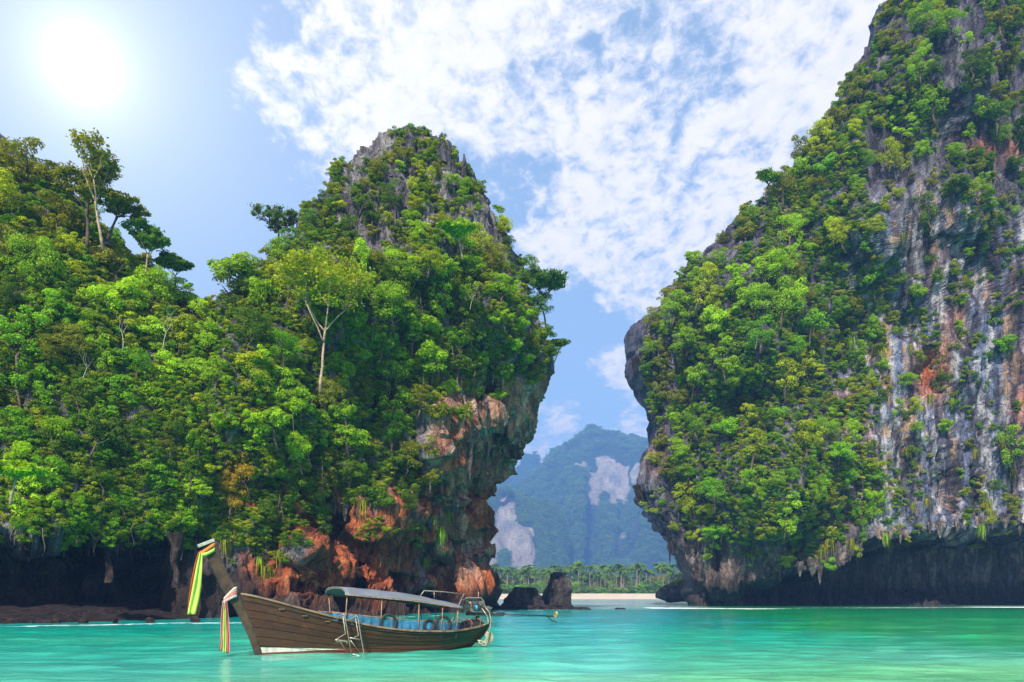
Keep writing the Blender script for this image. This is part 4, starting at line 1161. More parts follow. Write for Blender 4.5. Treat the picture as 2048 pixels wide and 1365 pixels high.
# ------------------------------------------------------------------ undergrowth that nobody could count
def scatter(name, label, pts, scl, rots, idx, sources, mat=None):
    me = bpy.data.meshes.new(name)
    n = len(pts)
    me.vertices.add(n); me.vertices.foreach_set('co', np.asarray(pts, np.float32).ravel())
    a = me.attributes.new('size', 'FLOAT_VECTOR', 'POINT'); a.data.foreach_set('vector', np.asarray(scl, np.float32).ravel())
    a = me.attributes.new('turn', 'FLOAT_VECTOR', 'POINT'); a.data.foreach_set('vector', np.asarray(rots, np.float32).ravel())
    a = me.attributes.new('kind_index', 'INT', 'POINT'); a.data.foreach_set('value', np.asarray(idx, np.int32).ravel())
    o = link(name, me)
    ng = bpy.data.node_groups.new(name, 'GeometryNodeTree')
    ng.interface.new_socket('Geometry', in_out='INPUT', socket_type='NodeSocketGeometry')
    ng.interface.new_socket('Geometry', in_out='OUTPUT', socket_type='NodeSocketGeometry')
    N, L = ng.nodes, ng.links
    gi = N.new('NodeGroupInput'); go = N.new('NodeGroupOutput'); j = N.new('GeometryNodeJoinGeometry')
    def attr(nm, typ):
        q = N.new('GeometryNodeInputNamedAttribute'); q.data_type = typ; q.inputs[0].default_value = nm; return q.outputs[0]
    si, tu, ki = attr('size', 'FLOAT_VECTOR'), attr('turn', 'FLOAT_VECTOR'), attr('kind_index', 'INT')
    for k, src in enumerate(sources):
        oi = N.new('GeometryNodeObjectInfo'); oi.inputs['Object'].default_value = src; oi.inputs['As Instance'].default_value = False; oi.transform_space = 'ORIGINAL'
        iop = N.new('GeometryNodeInstanceOnPoints')
        cmp_ = N.new('FunctionNodeCompare'); cmp_.data_type = 'INT'; cmp_.operation = 'EQUAL'
        L.new(ki, cmp_.inputs[2]); cmp_.inputs[3].default_value = k
        L.new(gi.outputs[0], iop.inputs['Points']); L.new(cmp_.outputs[0], iop.inputs['Selection'])
        geo = oi.outputs['Geometry']
        if mat is not None:
            sm = N.new('GeometryNodeSetMaterial'); L.new(geo, sm.inputs[0]); sm.inputs['Material'].default_value = mat; geo = sm.outputs[0]
        L.new(geo, iop.inputs['Instance'])
        e2r = N.new('FunctionNodeEulerToRotation'); L.new(tu, e2r.inputs[0]); L.new(e2r.outputs[0], iop.inputs['Rotation']); L.new(si, iop.inputs['Scale'])
        L.new(iop.outputs[0], j.inputs[0])
    L.new(j.outputs[0], go.inputs[0])
    md = o.modifiers.new('plants', 'NODES'); md.node_group = ng
    return tag(o, label, kind='stuff')

shrub_src = [None] * 4
for o in list(COL.objects):
    if o.name.startswith('cliff_shrub') and o.data.name.startswith('shrub'):
        for k in range(4):
            if shrub_src[k] is None and o.data not in [s.data for s in shrub_src if s]: shrub_src[k] = o; break
crown_src = []
for o in list(COL.objects):
    if o.name.startswith('crown') and o.data not in [s.data for s in crown_src] and len(crown_src) < 5: crown_src.append(o)
print('sources', [s and s.name for s in shrub_src], [s.name for s in crown_src])

def scatter_on(cids, n, rlo, rhi, name, label, power=.7, minpx=0):
    rr = random.Random(77 + cids[0]); P, S, Rr, I = [], [], [], []
    for k in range(n * 14):
        if len(P) >= n: break
        px = rr.uniform(-60, 2110); py = rr.uniform(-60, 1130)
        if rr.random() > dens(px, py) ** power: continue
        q = look(px, py)
        if q is None or q[2] not in cids: continue
        p, nn, c_ = q
        # keep bare rock bare where the growth is thin
        if dens(px, py) < .8 and float(fbm(np.array([px * .02]), np.array([py * .014]), np.array([0.]), 2, 951)[0]) < .25 - dens(px, py) * .6: continue
        r = rr.uniform(rlo, rhi) / F * p.y
        p = p + nn * r * .15
        P.append(tuple(p)); S.append((r * rr.uniform(.8, 1.3), r * rr.uniform(.8, 1.3), r * rr.uniform(.6, 1.2))); Rr.append((rr.uniform(-.3, .3), rr.uniform(-.3, .3), rr.uniform(0, 6.28))); I.append(rr.randrange(4))
    print(name, len(P))
    return scatter(name, label, P, S, Rr, I, shrub_src, LEAFMIX)
scatter_on([0], 2300, 9, 20, 'undergrowth', 'dense leafy undergrowth and creepers between the trees of the left hillside')
scatter_on([1], 3000, 6, 15, 'undergrowth', 'leafy undergrowth and creepers covering the headland between its trees')
scatter_on([2], 3600, 5, 13, 'undergrowth', 'leafy undergrowth and creepers clinging to the right cliff')

def scatter_beyond(sid, x0, x1, n, rlo, rhi, zmin, label):
    """the same growth goes on where the cliff leaves the frame"""
    P0, N0, _ = SURF[sid]; r2 = np.random.default_rng(40 + sid); px, py = proj(P0[:, 0], P0[:, 1], P0[:, 2])
    pr_ = fbm(P0[:, 0] * .08, P0[:, 1] * .08, P0[:, 2] * .06, 2, 961)
    ok = np.where((px > x0) & (px < x1) & (P0[:, 2] > zmin) & (pr_ > (-.6 if sid == 0 else .15)))[0]
    k = r2.choice(ok, n); P = P0[k] + N0[k] * .5; R = r2.uniform(rlo, rhi, n)
    scatter('undergrowth', label, P, np.stack([R, R, R * r2.uniform(.7, 1.1, n)], -1), np.stack([r2.uniform(-.3, .3, n), 0 * R, r2.uniform(0, 6.28, n)], -1), r2.integers(0, 4, n), shrub_src, LEAFMIX)
scatter_beyond(0, -1500, -55, 3000, .6, 1.9, 6.5, 'leafy growth on the left hillside beyond the left border')
scatter_beyond(2, 2105, 3300, 1500, .6, 1.6, 14, 'leafy growth on the right cliff beyond the right border')

# hanging tufts of grass on the bare faces
tufts_src = []
gr = random.Random(5)
TP = [(1780, 1090, 16), (1770, 1075, 14), (1975, 1010, 20), (1965, 1050, 16), (1980, 1030, 14), (1660, 1080, 20), (1640, 1100, 16), (1700, 1080, 14), (1820, 1010, 12), (1850, 1000, 12), (1860, 790, 14), (1840, 700, 16), (1820, 690, 12), (1900, 800, 12), (1950, 900, 12), (1880, 740, 10),
      (1810, 470, 12), (1930, 560, 12), (1760, 700, 18), (1700, 680, 16), (1740, 740, 12), (540, 1140, 26), (520, 1120, 20), (555, 1110, 18), (850, 1120, 18), (880, 1060, 20), (895, 1030, 16), (870, 1040, 16), (730, 1010, 22), (640, 990, 14), (450, 1085, 20), (475, 1060, 16), (1810, 900, 12), (1690, 960, 12), (1740, 880, 12), (2000, 880, 16), (2020, 940, 14)]
first = None
for (px, py, r) in TP:
    q = look(px, py)
    if q is None: continue
    p, nn, c_ = q
    R = r / F * p.y * 1.1
    o = link('hanging_grass', crown_mesh('t', gr.randrange(3), gr.choice(['olive', 'olive', 'mid'])), None, p + nn * R * .2); o.scale = (R, R, R); o.rotation_euler = (0, 0, gr.uniform(0, 6))
    where = ('hanging from the lip of the right sea cave' if py > 980 else 'on the streaked face of the right cliff' if px > 1780 else 'beside the bare rock of the right cliff') if c_ == 2 else ('on orange rock at the foot of the headland, above the boat roof' if px > 600 else 'on dark rock just right of the boat prow')
    tag(o, 'tuft of long drooping grass ' + where, 'grass', 'tufts of grass hanging on the rock')
# grass on the islet
for (px, py, r) in [(1352, 1168, 14), (1364, 1164, 12), (1340, 1174, 10), (1330, 1180, 8)]:
    o = link('grass_clump', crown_mesh('s', 1, 'yellow'), None, at(px, py, 157.5)); R = r / F * 157; o.scale = (R, R * .7, R * .6)
    tag(o, {14: 'largest yellow green bush on top of the small rock islet', 12: 'yellow green bush at the right on the small rock islet', 10: 'small bush left of the largest one on the rock islet', 8: 'lowest little bush at the left edge of the rock islet'}[r], 'bush')

# ------------------------------------------------------------------ trees that stand out, built limb by limb
def grow(seed, height, spread, levels, base_r, fork_at=.5, up=.5, nfork=3, lean=(0, 0), wob=.12):
    """returns tube specs and branch tips for a tree growing from the origin"""
    rr = random.Random(seed); tubes = []; tips = []
    def rec(p, d, length, r, lev):
        n = 5; pts = [p]; dd = d.copy()
        for k in range(n):
            dd = (dd + Vector((rr.uniform(-wob, wob), rr.uniform(-wob, wob), rr.uniform(-wob * .5, wob * .7)))).normalized()
            pts.append(pts[-1] + dd * length / n)
        tubes.append((pts, [lerp(r, r * .62, k / n) for k in range(n + 1)], lev))
        if lev >= levels: tips.append((pts[-1], lev)); tips.append((pts[3], lev)); tips.append((pts[2], lev)); return
        if lev >= 2: tips.append((pts[-2], lev)); tips.append((pts[2] + Vector((0, 0, -.02)), lev))
        for k in range(nfork + (lev == 0)):
            a = 2 * math.pi * (k + rr.random() * .7) / (nfork + (lev == 0))
            out_ = Vector((math.cos(a), math.sin(a), 0)) * spread + Vector((0, 0, up * rr.uniform(.5, 1.3)))
            nd = (dd * .45 + out_).normalized()
            src = pts[-1] if (lev > 0 or k < 3) else pts[-2]
            rec(src, nd, length * (fork_at if lev == 0 else .68) * rr.uniform(.8, 1.15), r * .55, lev + 1)
    rec(Vector((0, 0, 0)), Vector((lean[0], lean[1], 1)).normalized(), height * .5, base_r, 0)
    return tubes, tips

def special_tree(name, px, py, Y, hpx, label, spec, seed, spread=.9, levels=3, base=.02, fork=.5, up=.5, nf=3, lean=(0, 0), leafr=.09, dens_=60, lsize=.25, bark=BARK, flat=.6, group=None, yaw=0, bare=False):
    sc = hpx / F * Y
    tubes, tips = grow(seed, 1.0, spread, levels, base, fork, up, nf, lean)
    e = link(name, None, None, at(px, py, Y)); e.rotation_euler = (0, 0, yaw)
    mt = MB(); ml = MB()
    for pts, rs, lev in tubes:
        (mt if lev == 0 else ml).tube([p * sc for p in pts], [r_ * sc for r_ in rs], 7 if lev < 2 else 4)
    mt.build('trunk', bark, e, True); ml.build('branches', bark, e, True)
    if not bare:
        rnd = random.Random(seed)
        lob = [(p.x, p.y, p.z, leafr * rnd.uniform(.6, 1.4)) for p, _ in tips]
        V = []; T = []
        r2 = np.random.default_rng(seed)
        for (x, y, z, r) in lob:
            n = int(dens_ * rnd.uniform(.6, 1.4)); d = unit(r2.normal(size=(n, 3))) * (r2.random((n, 1)) ** .4) * r
            P = (np.array([x, y, z + r * .2]) + d * np.array([1.25, 1.25, flat])) * sc
            nn = unit(r2.normal(size=(n, 3)) * .6 + np.array([0, 0, .9]))
            V.append(leaf_quads(P, nn, lsize * (.6 + .8 * r2.random(n)), r2, .6)); T.append(np.repeat(np.clip(rnd.random() * .5 + .5 * r2.random(n), 0, 1), 4))
        link('crown', leaf_mesh('crown', np.vstack(V), np.concatenate(T), LEAF[spec]), e)
    tag(e, label, 'tree', group)
    return e

def Yat(px, py, d=0):
    q = look(px, py)
    return (q[0].y if q else 70) + d
# tall tree with the bare trunk
special_tree('tall_tree', 640, 785, 66, 255, 'tall tree with a bare pinkish trunk and airy yellow green crown on the headland slope', 'yellow', 5, spread=.62, levels=3, base=.0125, fork=.62, up=.75, nf=4, leafr=.080, dens_=34, lsize=.26, flat=.6)
special_tree('umbrella_tree', 556, 520, 84, 108, 'dark umbrella shaped tree alone on the skyline left of the headland peak', 'deep', 14, spread=1.0, levels=4, base=.028, fork=.45, up=.5, nf=3, leafr=.050, dens_=9, lsize=.24, bark=DARKBARK, flat=.35)
special_tree('skyline_tree', 172, 500, 66, 165, 'dark layered tree with level boughs on the left skyline, nearest the sun', 'olive', 23, spread=.8, levels=4, base=.026, fork=.5, up=.75, nf=3, leafr=.055, dens_=13, lsize=.26, bark=DARKBARK, flat=.5)
special_tree('skyline_tree', 206, 500, 65, 185, 'tallest slender open tree on the left skyline with pale leaves at the tips', 'olive', 31, spread=.55, levels=4, base=.018, fork=.55, up=.9, nf=3, leafr=.040, dens_=4, lsize=.30, bark=BARK, flat=.7)
special_tree('skyline_tree', 215, 480, 67, 100, 'wide dark tree with long flat boughs reaching right on the left skyline', 'olive', 41, spread=1.3, levels=4, base=.030, fork=.7, up=.25, nf=3, lean=(.4, 0), leafr=.055, dens_=12, lsize=.26, bark=DARKBARK, flat=.35)
special_tree('skyline_tree', 290, 560, 68, 100, 'small airy tree with thin branches on the left ridge against the sky', 'blue', 52, spread=.85, levels=4, base=.022, fork=.5, up=.6, nf=3, leafr=.06, dens_=13, lsize=.26, bark=BARK, flat=.5)
special_tree('skyline_tree', 352, 590, 70, 75, 'little open tree at the right end of the left ridge', 'blue', 61, spread=.9, levels=4, base=.022, fork=.55, up=.6, nf=3, leafr=.07, dens_=12, lsize=.28, bark=DARKBARK, flat=.5)
special_tree('gnarled_tree', 690, 392, 86, 62, 'gnarled dark brown leafed tree on the left shoulder of the headland peak', 'olive', 71, spread=1.1, levels=3, base=.030, fork=.6, up=.45, nf=3, leafr=.10, dens_=22, lsize=.26, bark=DARKBARK, flat=.5)
special_tree('leaning_tree', 1070, 640, 92, 100, 'blue green tree leaning out over the right brow of the headland', 'blue', 83, spread=.9, levels=3, base=.022, fork=.6, up=.4, nf=4, lean=(.45, -.1), leafr=.08, dens_=24, lsize=.30, bark=DARKBARK, flat=.5)
special_tree('leaning_tree', 1108, 725, 95, 50, 'small tree on the lip of the overhang at the right edge of the headland', 'deep', 93, spread=.9, levels=2, base=.03, fork=.6, up=.4, nf=4, lean=(.4, 0), leafr=.12, dens_=34, lsize=.30, bark=DARKBARK, flat=.5)
special_tree('cliff_edge_tree', 1530, 400, 124, 60, 'open crowned tree on the skyline edge of the right cliff', 'mid', 103, spread=1.0, levels=3, base=.03, fork=.5, up=.5, nf=3, leafr=.10, dens_=26, lsize=.36, bark=DARKBARK, flat=.5)
special_tree('overhanging_tree', 20, 1010, 50, 110, 'tree with pale crooked branches and yellow green leaves at the left border above the cave', 'lime', 113, spread=1.3, levels=3, base=.03, fork=.6, up=.25, nf=3, lean=(.5, -.3), leafr=.10, dens_=30, lsize=.30, bark=BARK, flat=.6)
special_tree('slender_tree', 925, 520, 74, 80, 'slender pale stemmed tree with flat green layers on the upper headland', 'mid', 123, spread=1.0, levels=3, base=.02, fork=.5, up=.5, nf=3, leafr=.11, dens_=50, lsize=.30, bark=BARK, flat=.4)
special_tree('slender_tree', 500, 800, 66, 90, 'small yellow green tree with thin pale branches in the gully', 'yellow', 133, spread=.9, levels=3, base=.02, fork=.5, up=.6, nf=4, leafr=.12, dens_=60, lsize=.26, bark=BARK, flat=.5)
for i, (px, py, Y, h, lab) in enumerate([(245, 700, 52, 90, 'bare pale branch leaning right above the left hillside canopy'), (325, 700, 52, 100, 'bare bleached tree standing in the bright middle of the left hillside'),
                                         (165, 760, 51, 70, 'bare pale twiggy tree at the lower left of the hillside'), (940, 620, 76, 60, 'bare white forked branch in the middle of the headland'),
                                         (1130 + 380, 700, 112, 50, 'bare grey branch sticking out of the leafy flank of the right cliff'), (1860, 470, 118, 34, 'small dead white branch on the grey face of the right cliff'), (760, 1135, 76, 40, 'dead white root clinging to the orange rock above the boat roof')]):
    special_tree('bare_tree', px, py, Y, h * .72, lab, 'mid', 200 + i, spread=.7, levels=3, base=.013, fork=.7, up=.7, nf=2, lean=(.3, 0), bark=simple('bleached_wood_%d' % i, (.36, .30, .24), .85, var=.2) if i == 0 else bpy.data.materials['bleached_wood_0'], bare=True)

# ------------------------------------------------------------------ coconut palms and forest at the far beach
def palm_mesh(seed):
    rr = random.Random(seed); h = 1.0
    mt = MB(); lean = rr.uniform(-.08, .08)
    pts = [Vector((lean * (k / 5) ** 2, 0, k / 5)) for k in range(6)]
    mt.tube(pts, [.022, .017, .015, .014, .013, .012], 5)
    tm = mt.mesh('trunk', BARK, True)
    top = pts[-1]; V = []; T = []
    for k in range(15):
        a = 2 * math.pi * k / 15 + rr.uniform(-.2, .2); el = rr.uniform(-.3, 1.1); ln = rr.uniform(.26, .36)
        d = Vector((math.cos(a), math.sin(a), 0)); sd = Vector((-d.y, d.x, 0))
        prev = None
        for s_ in range(6):
            u = s_ / 5; c = top + d * ln * u * math.cos(el * .5) + Vector((0, 0, ln * (math.sin(el) * u - .85 * u * u)))
            w = .055 * math.sin(math.pi * min(u + .12, 1)) + .004
            row = (c - sd * w - Vector((0, 0, w * .6)), c, c + sd * w - Vector((0, 0, w * .6)))
            if prev:
                V += [prev[0], prev[1], row[1], row[0], prev[1], prev[2], row[2], row[1]]; T += [rr.random()] * 8
            prev = row
    return tm, leaf_mesh('crown', np.array([tuple(v) for v in V]), np.array(T), LEAF['deep'])
PALMS = [palm_mesh(i) for i in range(4)]
pr = random.Random(21); npalm = 0
xs_ = []
for k in range(1200):
    if npalm >= 130: break
    px = pr.uniform(985, 1385); Y = pr.choice([372, 378, 386, 396, 410, 430, 455])
    if any(abs(px - a) < 3.0 and abs(Y - b) < 9 for a, b in xs_): continue
    xs_.append((px, Y))
    tm, cm = PALMS[pr.randrange(4)]; h = pr.uniform(7.5, 15)
    e = link('coconut_palm', None, None, ((px - CX) / F * Y, Y, 1.4)); e.scale = (h, h, h); e.rotation_euler = (0, 0, pr.uniform(0, 6))
    link('trunk', tm, e); link('crown', cm, e)
    where = 'behind the sea stacks' if px < 1160 else 'in the middle of the far beach' if px < 1290 else 'at the right end of the far beach'
    tag(e, ('front row' if Y < 390 else 'middle row' if Y < 420 else 'back row') + ' coconut palm ' + where, 'palm tree', 'coconut palms behind the far beach'); npalm += 1
for k in range(26):
    px = pr.uniform(985, 1385); Y = pr.uniform(395, 470); R = pr.uniform(4.5, 7.5)
    e = link('broadleaf_tree', crown_mesh('c', pr.randrange(10), pr.choice(['mid', 'deep', 'olive'])), None, ((px - CX) / F * Y, Y, 1.5 + R * .8)); e.scale = (R * 1.1, R, R * 1.1)
    where = 'behind the sea stacks' if px < 1160 else 'in the middle of the far beach' if px < 1290 else 'at the right end of the far beach'
    tag(e, 'rounded broadleaf tree standing among the coconut palms ' + where, 'tree', 'broadleaf trees among the far palms')
# low trees along the top of the beach
for k in range(34):
    px = 985 + k * 11.8 + pr.uniform(-3, 3); Y = pr.uniform(366, 371); R = pr.uniform(2.6, 4.6)
    e = link('beach_tree', crown_mesh('c', pr.randrange(10), pr.choice(['mid', 'blue', 'emerald'])), None, ((px - CX) / F * Y, Y, 1.5 + R * .45)); e.scale = (R * 1.2, R, R * .8)
    where = 'behind the sea stacks' if px < 1160 else 'in the middle of the far beach' if px < 1290 else 'at the right end of the far beach'
    tag(e, 'low rounded leafy tree at the sand\'s edge ' + where, 'tree', 'low trees along the far beach')

LEAF['far'] = leaf_material('far_forest_leaves', (.016, .060, .012), (.230, .400, .070))
def forest_on(idx, n, name, label, rlo, rhi, facemask, seed):
    P0, N0, _ = SURF[idx]; r2 = np.random.default_rng(seed)
    px, py = proj(P0[:, 0], P0[:, 1], P0[:, 2])
    vis = (px > 940) & (px < 1420) & (py > 840) & (py < 1210) & (N0[:, 1] < .3)
    dm = np.zeros(len(P0))
    for (cx_, cy_, rx, ry) in facemask: dm = np.maximum(dm, 1.0 - (((px - cx_) / rx) ** 4 + ((py - cy_) / ry) ** 4))
    vis &= (dm < .12)
    k = r2.choice(np.where(vis)[0], n)
    P = P0[k] + N0[k] * 3; R = r2.uniform(rlo, rhi, n)
    S = np.stack([R, R, R * r2.uniform(.7, 1.1, n)], -1); T = np.stack([0 * R, 0 * R, r2.uniform(0, 6.28, n)], -1)
    scatter(name, label, P, S, T, r2.integers(0, 5, n), crown_src, LEAF['far'])
forest_on(3, 5200, 'mountain_forest', 'unbroken forest covering the far mountain', 9, 18, FACES1, 1)
forest_on(4, 2600, 'spur_forest', 'forest covering the rock spur around its white faces', 7.5, 13, FACES2, 2)
forest_on(5, 900, 'peak_forest', 'forest on the faint farthest peak', 15, 22, [], 3)
r2 = np.random.default_rng(9); n = 900
Yv = r2.uniform(470, 1300, n); pxv = r2.uniform(960, 1420, n); R = r2.uniform(4, 7, n) * Yv / 480
scatter('lowland_forest', 'forest behind the coconut palms at the foot of the mountain', np.stack([(pxv - CX) / F * Yv, Yv, 2 + (Yv - 470) * .01 + r2.uniform(-1, 3, n)], -1), np.stack([R, R, R], -1), np.stack([0 * R, 0 * R, r2.uniform(0, 6, n)], -1), r2.integers(0, 5, n), crown_src, LEAF['far'])
# ------------------------------------------------------------------ the longtail boat
DX, DY = .854, .520            # heading from bow to stern in the world
BOW = Vector((-8.0, 25.4, 0))
boat = link('longtail_boat', None, None, BOW)
boat.rotation_euler = (0, 0, math.atan2(DY, DX))
tag(boat, 'wooden longtail boat with a high prow, grey canopy and stern engine, floating at anchor', 'boat')
# boat coordinates: s to the stern, u towards the camera (-y local), z up
def L3(s, u, z): return Vector((s, -u, z))
def bp(px, py, u):
    """point of the boat on the lengthwise plane at offset u, read off the photo"""
    k = (px - CX) / F
    s = (k * (25.4 - .854 * u) + 8 - .52 * u) / (.854 - .52 * k)
    Y = 25.4 + .52 * s - .854 * u
    return L3(s, u, H + (HY - py) / F * Y)
SHEER = [(-.75, 2.02), (-.3, 1.90), (.5, 1.64), (1.5, 1.33), (3, .95), (4, .80), (5, .715), (6.5, .67), (7.5, .77), (8.3, .90)]
BEAM = [(-.75, .07), (0, .22), (.5, .36), (1.5, .62), (3, .86), (5, .93), (6.5, .86), (7.5, .64), (8.0, .42), (8.3, .20)]
def sheer(s): return float(np.interp(s, [a for a, _ in SHEER], [b for _, b in SHEER]))
def beam(s): return float(np.interp(s, [a for a, _ in BEAM], [b for _, b in BEAM]))
def smooth_tab(tab, s, w=.35):
    xs = [a for a, _ in tab]; ys = [b for _, b in tab]
    return float(sum(np.interp(s + d, xs, ys) for d in (-w, -w / 2, 0, w / 2, w)) / 5)
def hull_pt(a, f, side, out=0.):
    """a 0..1 bow to stern, f 0..1 keel to gunwale"""
    s1 = -.75 + 9.05 * a
    zs = smooth_tab(SHEER, s1); b = smooth_tab(BEAM, s1)
    zk = -.35 + .42 * max(0, (a - .72) / .28) ** 1.6
    z = zk + (zs - zk) * f
    stem = -.75 * max(z + .35, 0) / 2.4 + .08
    stern = 7.55 + .75 * max(z, 0) / .9 if z > 0 else 7.55 + z * .6
    s = stem + (stern - stem) * a
    e = .85 - .40 * min(a * 2.6, 1)
    u = b * max(f, 0) ** e + out
    # keep the ends closed onto stem and stern posts
    u *= min(1, a / .02 + .3) if a < .02 else 1
    return L3(s, side * u, z)

WOOD = None
def hull_material():
    t = NT('weathered_hull_planks'); o = t.n('ShaderNodeTexCoord').outputs['Object']
    sep = t.n('ShaderNodeSeparateXYZ'); t.put(sep.inputs[0], o)
    s_, z_ = sep.outputs[0], sep.outputs[2]
    g = t.noise(t.scale(o, (1.2, 6, 14)), 2.0, 7, .65, .4); b = t.noise(t.scale(o, (1, 1, 1.5)), 1.3, 4, .6)
    st = t.noise(t.scale(o, (5, 5, .8)), 1.4, 4, .6)
    oi = t.n('ShaderNodeObjectInfo').outputs['Random']
    c = t.mix(t.mapr(g, .3, .7), (.018, .006, .003), (.062, .020, .007))
    c = t.mix(t.mapr(oi, 0, 1, 0, .35, False), c, (.075, .035, .015))
    c = t.mix(t.mapr(b, .5, .72, 0, .6), c, (.105, .042, .013))
    c = t.mix(t.mapr(st, .56, .72, 0, .7), c, (.030, .026, .026))
    wob = t.math('MULTIPLY', t.math('SUBTRACT', b, .5), .05)
    zz = t.math('ADD', z_, wob)
    # boot top paint: white wedge at the bow over oxide red bottom
    hi = t.math('SUBTRACT', .30, t.math('MULTIPLY', s_, .045))
    lo = t.math('ADD', .12, t.math('MULTIPLY', s_, .022))
    inw = t.math('MULTIPLY', t.math('LESS_THAN', zz, hi), t.math('GREATER_THAN', zz, lo))
    red = t.math('LESS_THAN', zz, t.math('ADD', .17, t.math('MULTIPLY', s_, .012)))
    c = t.mix(t.math('MULTIPLY', red, t.mapr(g, .25, .6, .55, .95)), c, (.17, .028, .016))
    c = t.mix(t.math('MULTIPLY', inw, t.mapr(st, .4, .8, .95, .5)), c, (.62, .60, .54))
    c = t.mix(t.mapr(zz, .06, -.02), c, (.030, .040, .025))
    t.prin(c, .55, t.bump(g, .01, .8), spec=.4); return t.m
HULL = hull_material()
RAILW = simple('worn_rail_wood', (.17, .105, .06), .6, var=.45, scale=3, bump=.01, grime=(.10, .07, .05))
DECK = simple('old_deck_wood', (.16, .10, .06), .8, var=.4, scale=4, bump=.01)
PROW = simple('dark_prow_wood', (.042, .022, .012), .6, var=.5, scale=3, bump=.01, grime=(.085, .055, .034))
STEEL = simple('worn_galvanised_tube', (.34, .29, .23), .45, metal=.6, var=.25, scale=8, grime=(.30, .17, .09))
RUSTY = simple('rusty_post', (.30, .17, .10), .7, metal=.2, var=.35, scale=9)
CANV = simple('grey_canopy_sheet', (.14, .155, .185), .6, var=.12, scale=1.5, grime=(.07, .08, .10))
TARP = simple('blue_tarp', (.022, .115, .215), .6, var=.35, scale=2.5, bump=.02, grime=(.010, .055, .11))
RUBBER = simple('black_tyre_rubber', (.018, .017, .017), .75, var=.3, scale=10, bump=.01)
ENG = simple('oily_engine_metal', (.16, .155, .15), .5, metal=.5, var=.5, scale=12, grime=(.05, .04, .035))
DARKM = simple('dark_painted_metal', (.045, .045, .048), .5, metal=.3, var=.3, scale=8)
BLUEC = simple('blue_filter_paint', (.02, .22, .42), .4)
ROPE = simple('frayed_rope', (.42, .34, .25), .9, var=.3, scale=20)
ORANGE_ROPE = simple('orange_rope', (.42, .12, .05), .9, var=.3, scale=20)
BRASS = simple('worn_bronze_propeller', (.55, .38, .20), .45, metal=.7, var=.3, scale=10)
BLACKSHEET = simple('black_plastic_drum', (.02, .02, .022), .35, var=.3, scale=3)

hull = link('hull', MB().box((3.5, 0, -.20), (5.5, .05, .06)).mesh('keel', PROW), boat)
NS = 8
fr = [0, .16, .30, .43, .56, .68, .79, .90, 1.0]
def plank_mesh(side, k):
    a_ = np.concatenate([np.linspace(0, .1, 10, endpoint=False), np.linspace(.1, .9, 44, endpoint=False), np.linspace(.9, 1, 12)])
    lap = .012
    rows = []
    for f, out in ((fr[k] + .004, lap * .9), (lerp(fr[k], fr[k + 1], .5), lap * .5), (fr[k + 1] - .004, 0.0), (fr[k + 1] + .004, -.028), (fr[k] + .004, -.030)):
        rows.append([hull_pt(a, min(f, 1), side, out) for a in a_])
    mb = MB(); rows = rows if side > 0 else rows[::-1]
    mb.grid(rows + [rows[0]])
    return mb.mesh('plank', HULL, True)
for side in (1, -1):
    for k in range(NS):
        pm = plank_mesh(side, k)
        q = link('plank', pm, hull)
        ed = q.modifiers.new('edges', 'EDGE_SPLIT'); ed.split_angle = math.radians(35)
    rail = MB(); pts = [hull_pt(a, 1.0, side, .015) + Vector((0, 0, .015)) for a in np.linspace(.005, 1, 60)]
    rows = []
    for (du, dz) in ((.035, .03), (-.05, .035), (-.05, -.015), (.035, -.03)):
        rows.append([p + Vector((0, -side * du, dz)) for p in pts])
    rail.grid(rows + [rows[0]]); rail.build('gunwale', RAILW, hull)
    rub = MB().tube([hull_pt(a, .93, side, .02) for a in np.linspace(.01, .995, 50)], .018, 5); rub.build('rubbing_strip', PROW, hull, True)
# floor, ribs and thwarts inside
mb = MB(); P = []
for a in np.linspace(.10, .95, 40):
    l = hull_pt(a, .52, 1, -.03); r = hull_pt(a, .52, -1, -.03); z = max(l.z, .15); P.append([Vector((l.x, l.y, z)), Vector((r.x, r.y, z))])
mb.grid(P); mb.build('floor', DECK, boat)
for s_ in (.6, 1.3, 2.0, 7.3):
    b = beam(s_) * .93; MB().box((s_, 0, sheer(s_) - .10), (.16, 2 * b, .035)).build('thwart', DECK, boat, bevel=.005)
mb = MB(); P = []
for a in np.linspace(.01, .10, 10):
    l = hull_pt(a, .985, 1, -.02); r = hull_pt(a, .985, -1, -.02); P.append([l, r])
mb.grid(P); mb.build('foredeck', DECK, boat)
# stem post and the tall prow: one curved timber
path = [(bp(519, 1322, 0), .26), (bp(514, 1300, 0), .26), (bp(503, 1270, 0), .27), (bp(490, 1240, 0), .29), (bp(477, 1212, 0), .33), (bp(467, 1194, 0), .40), (bp(452, 1168, 0), .42), (bp(440, 1142, 0), .40), (bp(428, 1116, 0), .40), (bp(420, 1098, 0), .42), (bp(414, 1090, 0), .42)]
path = [(p, w * .86) for p, w in path]; ctr = [p for p, _ in path]; P = []
for i, (p, w) in enumerate(path):
    a = ctr[max(i - 1, 0)]; b = ctr[min(i + 1, len(ctr) - 1)]; t_ = (b - a).normalized(); nrm = Vector((-t_.z, 0, t_.x)).normalized()
    if nrm.x < 0: nrm = -nrm
    th = .075 if i > 4 else .06
    P.append([p + nrm * w * .5 + Vector((0, th, 0)), p + nrm * w * .5 - Vector((0, th, 0)), p - nrm * w * .5 - Vector((0, th * .45, 0)), p - nrm * w * .5 + Vector((0, th * .45, 0)), p + nrm * w * .5 + Vector((0, th, 0))])
mb = MB().grid(P); mb.f.append((0, 3, 2, 1)); k = (len(P) - 1) * 5; mb.f.append((k, k + 1, k + 2, k + 3))
prow = mb.build('prow', PROW, boat, bevel=.012)
CAPM = simple('bleached_prow_cap', (.34, .36, .30), .7, var=.2, scale=6)
